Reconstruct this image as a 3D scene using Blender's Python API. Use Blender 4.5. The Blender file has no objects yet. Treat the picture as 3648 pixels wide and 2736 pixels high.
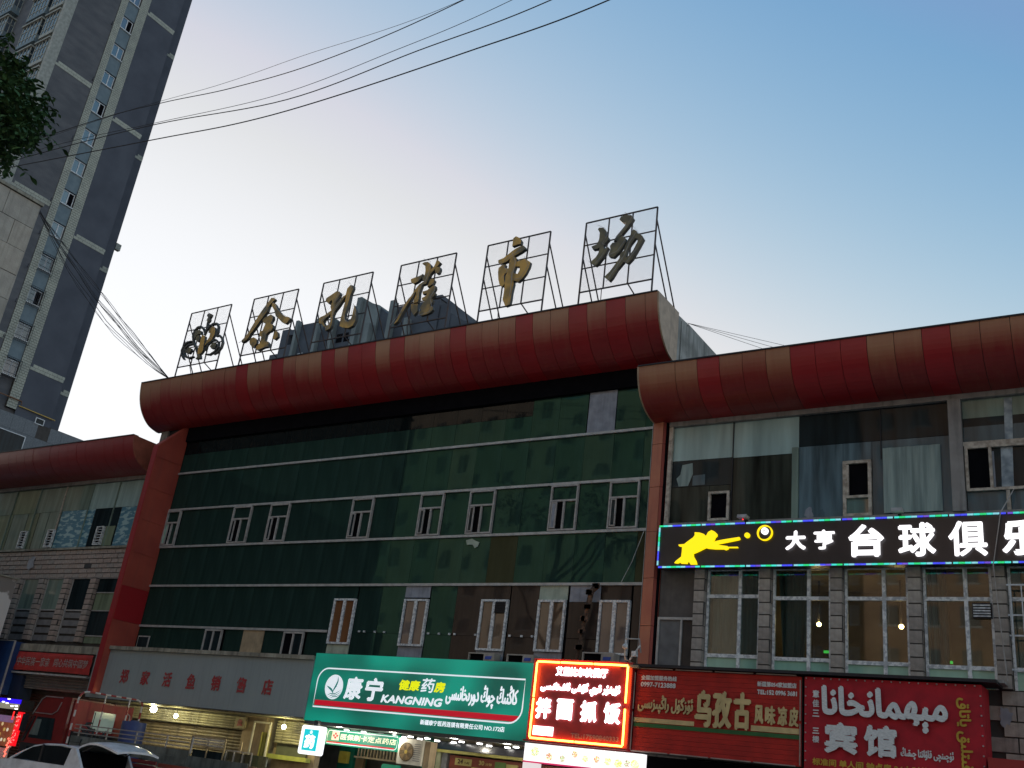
import bpy, math, random
from math import radians, sin, cos, pi
from mathutils import Matrix, Vector
random.seed(7)
SC = bpy.context.scene
COL = SC.collection

# ------------------------------------------------------------------ camera, sky, sun, exposure
cam = bpy.data.objects.new('camera', bpy.data.cameras.new('camera'))
COL.objects.link(cam)
cam.data.sensor_width = 36.0
cam.data.lens = 34.65
cam.data.clip_end = 3000
cam.location = (0, 0, 1.65)
SC.camera = cam
# yaw 35.48 deg to the left of +Y, pitch 22.13 deg up, roll 7.35 deg
yaw, pitch, roll = 0.619281015, 0.386281950, 0.1282336
f = Vector((-sin(yaw) * cos(pitch), cos(yaw) * cos(pitch), sin(pitch)))
rt = Vector((cos(yaw), sin(yaw), 0)); up = rt.cross(f)
r2 = cos(roll) * rt + sin(roll) * up
u2 = -sin(roll) * rt + cos(roll) * up
cam.matrix_world = Matrix(((r2.x, u2.x, -f.x, 0), (r2.y, u2.y, -f.y, 0), (r2.z, u2.z, -f.z, 1.65), (0, 0, 0, 1)))

EXPO = 2 ** .5                                      # the view exposure below, undone for sky and lamps
SUN_EL, SUN_AZ = radians(6.0), radians(-62.0)      # low, behind the left wing
world = bpy.data.worlds.new('World'); SC.world = world; world.use_nodes = True
wn = world.node_tree; wn.nodes.clear()
sky = wn.nodes.new('ShaderNodeTexSky'); sky.sky_type = 'NISHITA'; sky.sun_disc = False
sky.sun_elevation = SUN_EL; sky.sun_rotation = SUN_AZ
sky.air_density = 1.0; sky.dust_density = 0.6; sky.ozone_density = 3.0; sky.altitude = 1100
# film-like response of the phone camera, the same curve over the whole sky
sp_ = wn.nodes.new('ShaderNodeSeparateColor'); cb_ = wn.nodes.new('ShaderNodeCombineColor')
wn.links.new(sky.outputs[0], sp_.inputs[0])
for i_, (g_, k_) in enumerate(((2.22, 38.861), (1.35, 3.075), (.64, 1.092))):
    pw = wn.nodes.new('ShaderNodeMath'); pw.operation = 'POWER'; pw.inputs[1].default_value = g_
    ml = wn.nodes.new('ShaderNodeMath'); ml.operation = 'MULTIPLY'; ml.inputs[1].default_value = k_ * .3 ** g_ / .15 / EXPO
    cap_ = (1.02, 1.03, 1.06)[i_] / .15 / EXPO                                  # soft shoulder towards white
    d4 = wn.nodes.new('ShaderNodeMath'); d4.operation = 'DIVIDE'; d4.inputs[1].default_value = cap_
    p4 = wn.nodes.new('ShaderNodeMath'); p4.operation = 'POWER'; p4.inputs[1].default_value = 3.5
    a4 = wn.nodes.new('ShaderNodeMath'); a4.operation = 'ADD'; a4.inputs[1].default_value = 1.0
    r4 = wn.nodes.new('ShaderNodeMath'); r4.operation = 'POWER'; r4.inputs[1].default_value = 1 / 3.5
    mn = wn.nodes.new('ShaderNodeMath'); mn.operation = 'DIVIDE'
    wn.links.new(ml.outputs[0], d4.inputs[0]); wn.links.new(d4.outputs[0], p4.inputs[0]); wn.links.new(p4.outputs[0], a4.inputs[0]); wn.links.new(a4.outputs[0], r4.inputs[0]); wn.links.new(r4.outputs[0], mn.inputs[1])
    wn.links.new(sp_.outputs[i_], pw.inputs[0]); wn.links.new(pw.outputs[0], ml.inputs[0]); wn.links.new(ml.outputs[0], mn.inputs[0]); mx_ = wn.nodes.new('ShaderNodeMath'); mx_.operation = 'MAXIMUM'; mx_.inputs[1].default_value = (.20, .36, .58)[i_] / .15 / EXPO   # never darker than the corner of the sky in view
    wn.links.new(mn.outputs[0], mx_.inputs[0]); mn = mx_; wn.links.new(mn.outputs[0], cb_.inputs[i_])
    if i_ == 0: red_ = mn
    if i_ == 2:
        bs_ = wn.nodes.new('ShaderNodeMath'); bs_.operation = 'MULTIPLY'; bs_.inputs[1].default_value = 1.03; bm_ = wn.nodes.new('ShaderNodeMath'); bm_.operation = 'MAXIMUM'
        wn.links.new(grn_.outputs[0], bs_.inputs[0]); wn.links.new(bs_.outputs[0], bm_.inputs[0]); wn.links.new(mn.outputs[0], bm_.inputs[1]); wn.links.new(bm_.outputs[0], cb_.inputs[2])
    if i_ == 1:
        grn_ = mn
        gs_ = wn.nodes.new('ShaderNodeMath'); gs_.operation = 'MULTIPLY'; gs_.inputs[1].default_value = .985; rm_ = wn.nodes.new('ShaderNodeMath'); rm_.operation = 'MINIMUM'
        wn.links.new(mn.outputs[0], gs_.inputs[0]); wn.links.new(gs_.outputs[0], rm_.inputs[0]); wn.links.new(red_.outputs[0], rm_.inputs[1]); wn.links.new(rm_.outputs[0], cb_.inputs[0])
bg = wn.nodes.new('ShaderNodeBackground'); bg.inputs[1].default_value = 0.15
wo = wn.nodes.new('ShaderNodeOutputWorld')
wn.links.new(cb_.outputs[0], bg.inputs[0]); wn.links.new(bg.outputs[0], wo.inputs[0])
sl = bpy.data.lights.new('sun', 'SUN'); sl.energy = 5.0; sl.angle = radians(0.5); sl.color = (1, .8, .62)
so = bpy.data.objects.new('sun', sl); COL.objects.link(so)
sd = Vector((sin(SUN_AZ) * cos(SUN_EL), cos(SUN_AZ) * cos(SUN_EL), sin(SUN_EL)))
so.rotation_euler = sd.to_track_quat('Z', 'Y').to_euler()
SC.view_settings.view_transform = 'Standard'; SC.view_settings.look = 'None'
SC.view_settings.exposure = 0.5   # exposed for the shaded street front; SC.view_settings.gamma = 1.0; SC.view_settings.use_curve_mapping = False
SC.cycles.max_bounces = 6; SC.cycles.transparent_max_bounces = 8
SC.cycles.use_denoising = True
SC.cycles.sample_clamp_indirect = 3.0

# ------------------------------------------------------------------ materials
def mat(name, col, rough=.7, metal=0., col2=None, scale=4., detail=6., mix=(.35, .65), bump=0., bscale=None,
        coat=0., spec=.5, stretch=(1, 1, 1), emit=None, estr=1., streak=0., streakcol=(.02, .02, .02)):
    m = bpy.data.materials.new(name); m.use_nodes = True
    nt = m.node_tree; n = nt.nodes; l = nt.links
    b = n['Principled BSDF']
    b.inputs['Roughness'].default_value = rough; b.inputs['Metallic'].default_value = metal
    b.inputs['Specular IOR Level'].default_value = spec
    b.inputs['Coat Weight'].default_value = coat; b.inputs['Coat Roughness'].default_value = .08
    tc = n.new('ShaderNodeTexCoord'); mp = n.new('ShaderNodeMapping'); mp.inputs['Scale'].default_value = stretch
    l.new(tc.outputs['Object'], mp.inputs[0])
    nz = n.new('ShaderNodeTexNoise'); nz.inputs['Scale'].default_value = scale; nz.inputs['Detail'].default_value = detail
    l.new(mp.outputs[0], nz.inputs['Vector'])
    c2 = col2 if col2 else tuple(c * .72 for c in col)
    rp = n.new('ShaderNodeValToRGB')
    rp.color_ramp.elements[0].position = mix[0]; rp.color_ramp.elements[1].position = mix[1]
    rp.color_ramp.elements[0].color = (*c2, 1); rp.color_ramp.elements[1].color = (*col, 1)
    l.new(nz.outputs['Fac'], rp.inputs[0]); out = rp.outputs[0]
    if streak:
        mp2 = n.new('ShaderNodeMapping'); mp2.inputs['Scale'].default_value = (7, 7, .55); l.new(tc.outputs['Object'], mp2.inputs[0])
        n2 = n.new('ShaderNodeTexNoise'); n2.inputs['Scale'].default_value = 1.3; n2.inputs['Detail'].default_value = 5; l.new(mp2.outputs[0], n2.inputs['Vector'])
        r3 = n.new('ShaderNodeValToRGB'); r3.color_ramp.elements[0].position = .48; r3.color_ramp.elements[1].position = .72
        l.new(n2.outputs['Fac'], r3.inputs[0])
        ml = n.new('ShaderNodeMath'); ml.operation = 'MULTIPLY'; ml.inputs[1].default_value = streak; l.new(r3.outputs[0], ml.inputs[0])
        mx = n.new('ShaderNodeMixRGB'); mx.inputs[2].default_value = (*streakcol, 1)
        l.new(ml.outputs[0], mx.inputs[0]); l.new(out, mx.inputs[1]); out = mx.outputs[0]
    l.new(out, b.inputs['Base Color'])
    if bump:
        n3 = n.new('ShaderNodeTexNoise'); n3.inputs['Scale'].default_value = bscale or scale * 6; n3.inputs['Detail'].default_value = 5
        l.new(mp.outputs[0], n3.inputs['Vector'])
        bp = n.new('ShaderNodeBump'); bp.inputs['Strength'].default_value = bump; bp.inputs['Distance'].default_value = .02
        l.new(n3.outputs['Fac'], bp.inputs['Height']); l.new(bp.outputs[0], b.inputs['Normal'])
    if emit:
        b.inputs['Emission Color'].default_value = (*emit, 1); b.inputs['Emission Strength'].default_value = estr / EXPO
    return m

def emis(name, col, s, back=(.02, .02, .02)):
    m = bpy.data.materials.new(name); m.use_nodes = True
    b = m.node_tree.nodes['Principled BSDF']
    b.inputs['Base Color'].default_value = (*back, 1); b.inputs['Roughness'].default_value = .4
    b.inputs['Emission Color'].default_value = (*col, 1); b.inputs['Emission Strength'].default_value = s / EXPO
    return m

def glassy(name, base, refl, tint=(1, 1, 1), rough=.03, wob=.25, noise=.35):
    """dirty reflective window glass: dark body colour under a tinted mirror coat"""
    m = bpy.data.materials.new(name); m.use_nodes = True
    nt = m.node_tree; n = nt.nodes; l = nt.links; n.remove(n['Principled BSDF']); o = n['Material Output']
    tc = n.new('ShaderNodeTexCoord')
    mp = n.new('ShaderNodeMapping'); mp.inputs['Scale'].default_value = (3.5, 3.5, .35); l.new(tc.outputs['Object'], mp.inputs[0])
    nz = n.new('ShaderNodeTexNoise'); nz.inputs['Scale'].default_value = 1.2; nz.inputs['Detail'].default_value = 8; l.new(mp.outputs[0], nz.inputs['Vector'])
    rp = n.new('ShaderNodeValToRGB'); rp.color_ramp.elements[0].position = .3; rp.color_ramp.elements[1].position = .75
    rp.color_ramp.elements[0].color = (*[c * (1 - noise) for c in base], 1); rp.color_ramp.elements[1].color = (*[c * (1 + noise) for c in base], 1)
    l.new(nz.outputs['Fac'], rp.inputs[0])
    d = n.new('ShaderNodeBsdfDiffuse'); l.new(rp.outputs[0], d.inputs['Color'])
    g = n.new('ShaderNodeBsdfGlossy'); g.inputs['Color'].default_value = (*tint, 1); g.inputs['Roughness'].default_value = rough
    nb = n.new('ShaderNodeTexNoise'); nb.inputs['Scale'].default_value = .9; nb.inputs['Detail'].default_value = 1; l.new(tc.outputs['Object'], nb.inputs['Vector'])
    bp = n.new('ShaderNodeBump'); bp.inputs['Strength'].default_value = wob; bp.inputs['Distance'].default_value = .02
    l.new(nb.outputs['Fac'], bp.inputs['Height']); l.new(bp.outputs[0], g.inputs['Normal'])
    mx = n.new('ShaderNodeMixShader')
    mm = n.new('ShaderNodeMath'); mm.operation = 'MULTIPLY_ADD'; mm.inputs[1].default_value = -refl * .5; mm.inputs[2].default_value = refl * 1.2
    l.new(nz.outputs['Fac'], mm.inputs[0]); l.new(mm.outputs[0], mx.inputs[0])
    l.new(d.outputs[0], mx.inputs[1]); l.new(g.outputs[0], mx.inputs[2]); l.new(mx.outputs[0], o.inputs['Surface'])
    return m

def clear_glass(name, refl=.14, tint=(.8, .85, .83)):
    m = bpy.data.materials.new(name); m.use_nodes = True
    nt = m.node_tree; n = nt.nodes; l = nt.links; n.remove(n['Principled BSDF']); o = n['Material Output']
    t = n.new('ShaderNodeBsdfTransparent'); t.inputs[0].default_value = (*tint, 1)
    g = n.new('ShaderNodeBsdfGlossy'); g.inputs['Roughness'].default_value = .02
    mx = n.new('ShaderNodeMixShader'); mx.inputs[0].default_value = refl
    l.new(t.outputs[0], mx.inputs[1]); l.new(g.outputs[0], mx.inputs[2]); l.new(mx.outputs[0], o.inputs['Surface'])
    return m

def faded(name, ztop, zfade, top, low, seed=0., amount=1.):
    """red enamel sheet whose upper edge has weathered to tan; the wear belongs to the sheet"""
    m = bpy.data.materials.new(name); m.use_nodes = True
    nt = m.node_tree; n = nt.nodes; l = nt.links; b = n['Principled BSDF']
    b.inputs['Roughness'].default_value = .42; b.inputs['Coat Weight'].default_value = .15; b.inputs['Specular IOR Level'].default_value = .4
    tc = n.new('ShaderNodeTexCoord'); sp = n.new('ShaderNodeSeparateXYZ'); l.new(tc.outputs['Object'], sp.inputs[0])
    mp = n.new('ShaderNodeMapping'); mp.inputs['Scale'].default_value = (9, 3, .8); l.new(tc.outputs['Object'], mp.inputs[0])
    oi = n.new('ShaderNodeObjectInfo')
    ad = n.new('ShaderNodeVectorMath'); ad.operation = 'ADD'; l.new(mp.outputs[0], ad.inputs[0])
    cm = n.new('ShaderNodeCombineXYZ'); m9 = n.new('ShaderNodeMath'); m9.operation = 'MULTIPLY'; m9.inputs[1].default_value = 53.; l.new(oi.outputs['Random'], m9.inputs[0])
    l.new(m9.outputs[0], cm.inputs[0]); l.new(cm.outputs[0], ad.inputs[1])
    nz = n.new('ShaderNodeTexNoise'); nz.inputs['Scale'].default_value = 1.; nz.inputs['Detail'].default_value = 7; l.new(ad.outputs[0], nz.inputs['Vector'])
    mr = n.new('ShaderNodeMapRange'); mr.inputs[1].default_value = ztop - zfade; mr.inputs[2].default_value = ztop - .08; mr.inputs[3].default_value = 0; mr.inputs[4].default_value = amount
    jt = n.new('ShaderNodeMath'); jt.operation = 'MULTIPLY_ADD'; jt.inputs[1].default_value = .42; l.new(oi.outputs['Random'], jt.inputs[0])
    zz = n.new('ShaderNodeMath'); zz.operation = 'ADD'; zz.inputs[1].default_value = -.21; l.new(sp.outputs['Z'], jt.inputs[2]); l.new(jt.outputs[0], zz.inputs[0]); l.new(zz.outputs[0], mr.inputs[0])
    a1 = n.new('ShaderNodeMath'); a1.operation = 'MULTIPLY_ADD'; a1.inputs[1].default_value = .42; a1.inputs[2].default_value = -.21; l.new(nz.outputs['Fac'], a1.inputs[0])
    a2 = n.new('ShaderNodeMath'); a2.operation = 'ADD'; a2.use_clamp = True; l.new(a1.outputs[0], a2.inputs[0]); l.new(mr.outputs[0], a2.inputs[1])
    mx = n.new('ShaderNodeMixRGB'); mx.inputs[1].default_value = (*low, 1); mx.inputs[2].default_value = (*top, 1)
    l.new(a2.outputs[0], mx.inputs[0]); l.new(mx.outputs[0], b.inputs['Base Color'])
    return m

M = {}
M['green_glass'] = [glassy('green_glass', (.019, .040, .034), .075, (.10 + .04 * k, .30 + .05 * k, .21 + .04 * k)) for k in range(3)]
M['green_glass'].append(glassy('green_glass_dirty', (.032, .036, .022), .05, (.3, .36, .22), rough=.15))
M['brown_film'] = glassy('brown_film_glass', (.046, .034, .028), .035, (.4, .4, .4))
M['rail'] = mat('aluminium_rail', (.46, .47, .46), .5, .3, scale=6)
M['winframe'] = mat('grey_window_frame', (.42, .41, .39), .5, .0, scale=8, col2=(.3, .28, .26))
M['pvc'] = mat('white_pvc', (.72, .75, .74), .5, 0, col2=(.40, .43, .45), scale=14, mix=(.42, .56))
M['oldpvc'] = mat('stained_pvc', (.52, .47, .39), .6, 0, col2=(.27, .23, .18), scale=9, mix=(.35, .6))
M['dark'] = mat('dark_interior', (.006, .006, .008), 1.0, spec=.05)
M['black'] = mat('black_steel', (.02, .02, .025), .6, .2, scale=10)
M['panegrey'] = mat('grey_board', (.30, .33, .38), .6, streak=.3)
M['panelight'] = mat('pale_green_film', (.42, .50, .40), .6, streak=.2)
M['tan'] = mat('tan_board', (.40, .31, .19), .75, streak=.2)
M['orange'] = mat('salmon_cladding', (.52, .19, .10), .55, col2=(.44, .13, .075), scale=1.5, streak=.25, streakcol=(.12, .06, .05))
M['redfin'] = mat('weathered_red_cladding', (.36, .065, .04), .5, col2=(.28, .045, .03), scale=1.2, streak=.2, streakcol=(.10, .05, .04))
M['redfresh'] = mat('fresh_red_cladding', (.32, .006, .011), .5, col2=(.27, .005, .009), scale=1, coat=.2)
M['fade_main'] = faded('faded_red_sheet_high', 14.12, .85, (.36, .185, .105), (.25, .020, .022))
M['fade_wing'] = faded('faded_red_sheet_low', 12.0, .70, (.36, .18, .095), (.22, .020, .018), amount=.85)
M['fade_left'] = faded('dull_red_sheet', 12.0, .5, (.30, .06, .055), (.27, .026, .03), amount=.4)
M['endcap'] = mat('beige_end_cap', (.46, .34, .23), .6, streak=.2)
M['endcapred'] = mat('red_end_cap', (.34, .10, .06), .5)
M['concrete'] = mat('stained_render', (.36, .36, .33), .85, col2=(.17, .17, .15), scale=1.6, detail=10, bump=.5, bscale=20, streak=.75, streakcol=(.10, .11, .10))
M['cement'] = mat('grey_cement', (.30, .29, .27), .85, col2=(.22, .21, .2), scale=3, bump=.3, streak=.35)
M['coping'] = mat('stained_coping', (.36, .35, .28), .8, col2=(.2, .19, .15), scale=2.5, detail=8, streak=.5)
M['roof'] = mat('roof_felt', (.08, .08, .08), .9)
M['stone'] = [mat('pink_stone_%s' % k, c, .75, col2=tuple(x * .78 for x in c), scale=7, bump=.35, bscale=40, streak=.25)
              for k, c in (('pale', (.44, .36, .31)), ('warm', (.41, .325, .275)), ('grey', (.38, .335, .295)))]
M['greystone'] = [mat('grey_stone_%s' % k, c, .8, col2=tuple(x * .75 for x in c), scale=8, bump=.45, bscale=40, streak=.35)
                  for k, c in (('pale', (.43, .385, .33)), ('mid', (.38, .34, .295)), ('dull', (.33, .29, .25)))]
M['mortar'] = mat('dark_mortar', (.06, .055, .05), .9)
M['whitepaint'] = mat('peeling_white_paint', (.62, .60, .56), .8, col2=(.22, .20, .18), scale=1.1, detail=12, mix=(.40, .46), bump=.4)
M['teal'] = glassy('pale_teal_paper_behind_glass', (.31, .44, .43), .02, noise=.25)
M['tealdull'] = glassy('dull_teal_glass', (.19, .26, .22), .02, noise=.35)
M['greenboard'] = glassy('sage_green_glass', (.19, .24, .16), .02, noise=.3)
M['darkglass'] = glassy('dark_grubby_glass', (.016, .026, .030), .015, noise=.5)
M['mossglass'] = glassy('grimy_mottled_glass', (.034, .040, .032), .012, noise=.85)
M['bluefilm'] = glassy('peeling_blue_film', (.10, .155, .18), .02, noise=.65)
M['bluelow'] = glassy('blue_grey_glass', (.075, .12, .14), .025, noise=.4)
M['curtain'] = mat('hanging_cloth', (.30, .38, .35), .9, col2=(.17, .23, .22), scale=2.2, stretch=(5, 5, .35))
M['sheer'] = mat('sheer_grey_curtain', (.13, .18, .19), .9, col2=(.07, .10, .11), scale=2.2, stretch=(6, 6, .3))
M['mint'] = glassy('mint_green_board', (.26, .48, .38), .04, noise=.12)
M['slab'] = mat('grey_metal_panel', (.22, .22, .22), .6)
M['towerwall'] = mat('tower_dark_render', (.098, .103, .112), .85, col2=(.068, .074, .084), scale=.7, detail=9, bump=.9, bscale=9, stretch=(1, 1, 2.5))
M['towerwall2'] = mat('tower_blue_render', (.070, .080, .100), .85, col2=(.052, .060, .078), scale=.6)
M['towerblue'] = mat('tower_blue_panel', (.13, .18, .205), .7, col2=(.10, .145, .17), scale=2, bump=.4)
M['brick'] = mat('pale_green_brick', (.36, .38, .32), .8, col2=(.28, .30, .26), scale=1.3)
M['towertrim'] = mat('pale_trim', (.30, .32, .29), .8)
M['towerglass'] = glassy('tower_window_glass', (.03, .05, .07), .22)
M['white'] = mat('white_frame_paint', (.62, .66, .68), .5)
M['podium'] = [mat('podium_granite_%d' % k, c, .6, scale=9, bump=.2) for k, c in enumerate([(.135, .155, .17), (.12, .14, .155), (.15, .165, .175)])]
M['yellowpipe'] = mat('yellow_gas_pipe', (.45, .30, .06), .5)
M['rust'] = mat('rusty_pipe', (.20, .10, .05), .8)
M['beige'] = [mat('beige_stone_panel_%d' % k, c, .75, col2=tuple(x * .8 for x in c), scale=2.2, detail=9, bump=.6, bscale=14, streak=.4, streakcol=(.2, .19, .16)) for k, c in enumerate([(.40, .375, .32), (.37, .35, .30), (.42, .385, .32)])]
M['farwall'] = mat('far_grey_wall', (.075, .09, .11), .85, scale=.3)
M['farfin'] = mat('far_pale_fin', (.20, .24, .24), .85, scale=.3)
M['asphalt'] = mat('asphalt', (.05, .05, .052), .9, scale=30, bump=.4)
M['paving'] = mat('paving', (.42, .37, .31), .85, scale=10, bump=.3)
M['kerb'] = mat('kerb_stone', (.28, .27, .26), .8)
M['leaf'] = [mat('leaf_%d' % k, c, .85, scale=2, spec=.15) for k, c in enumerate([(.050, .115, .045), (.070, .150, .055), (.038, .085, .042)])]
M['bark'] = mat('bark', (.09, .07, .05), .9, scale=12, bump=.6)
M['wire'] = mat('black_cable', (.015, .015, .018), .7)
M['framesteel'] = mat('dark_angle_steel', (.055, .052, .06), .65, .2, col2=(.09, .06, .045), scale=5)
M['gold'] = mat('weathered_gold_face', (.62, .36, .07), .5, .1, col2=(.16, .12, .05), scale=2.2, detail=10, mix=(.36, .60))
M['goldside'] = mat('tarnished_sheet_side', (.09, .085, .07), .5, .3, scale=4)
M['goldfaint'] = mat('tarnished_brown_face', (.22, .18, .08), .5, .1, col2=(.08, .07, .045), scale=3, detail=8)
M['tube'] = mat('dead_neon_tube', (.40, .38, .38), .3)

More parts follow.
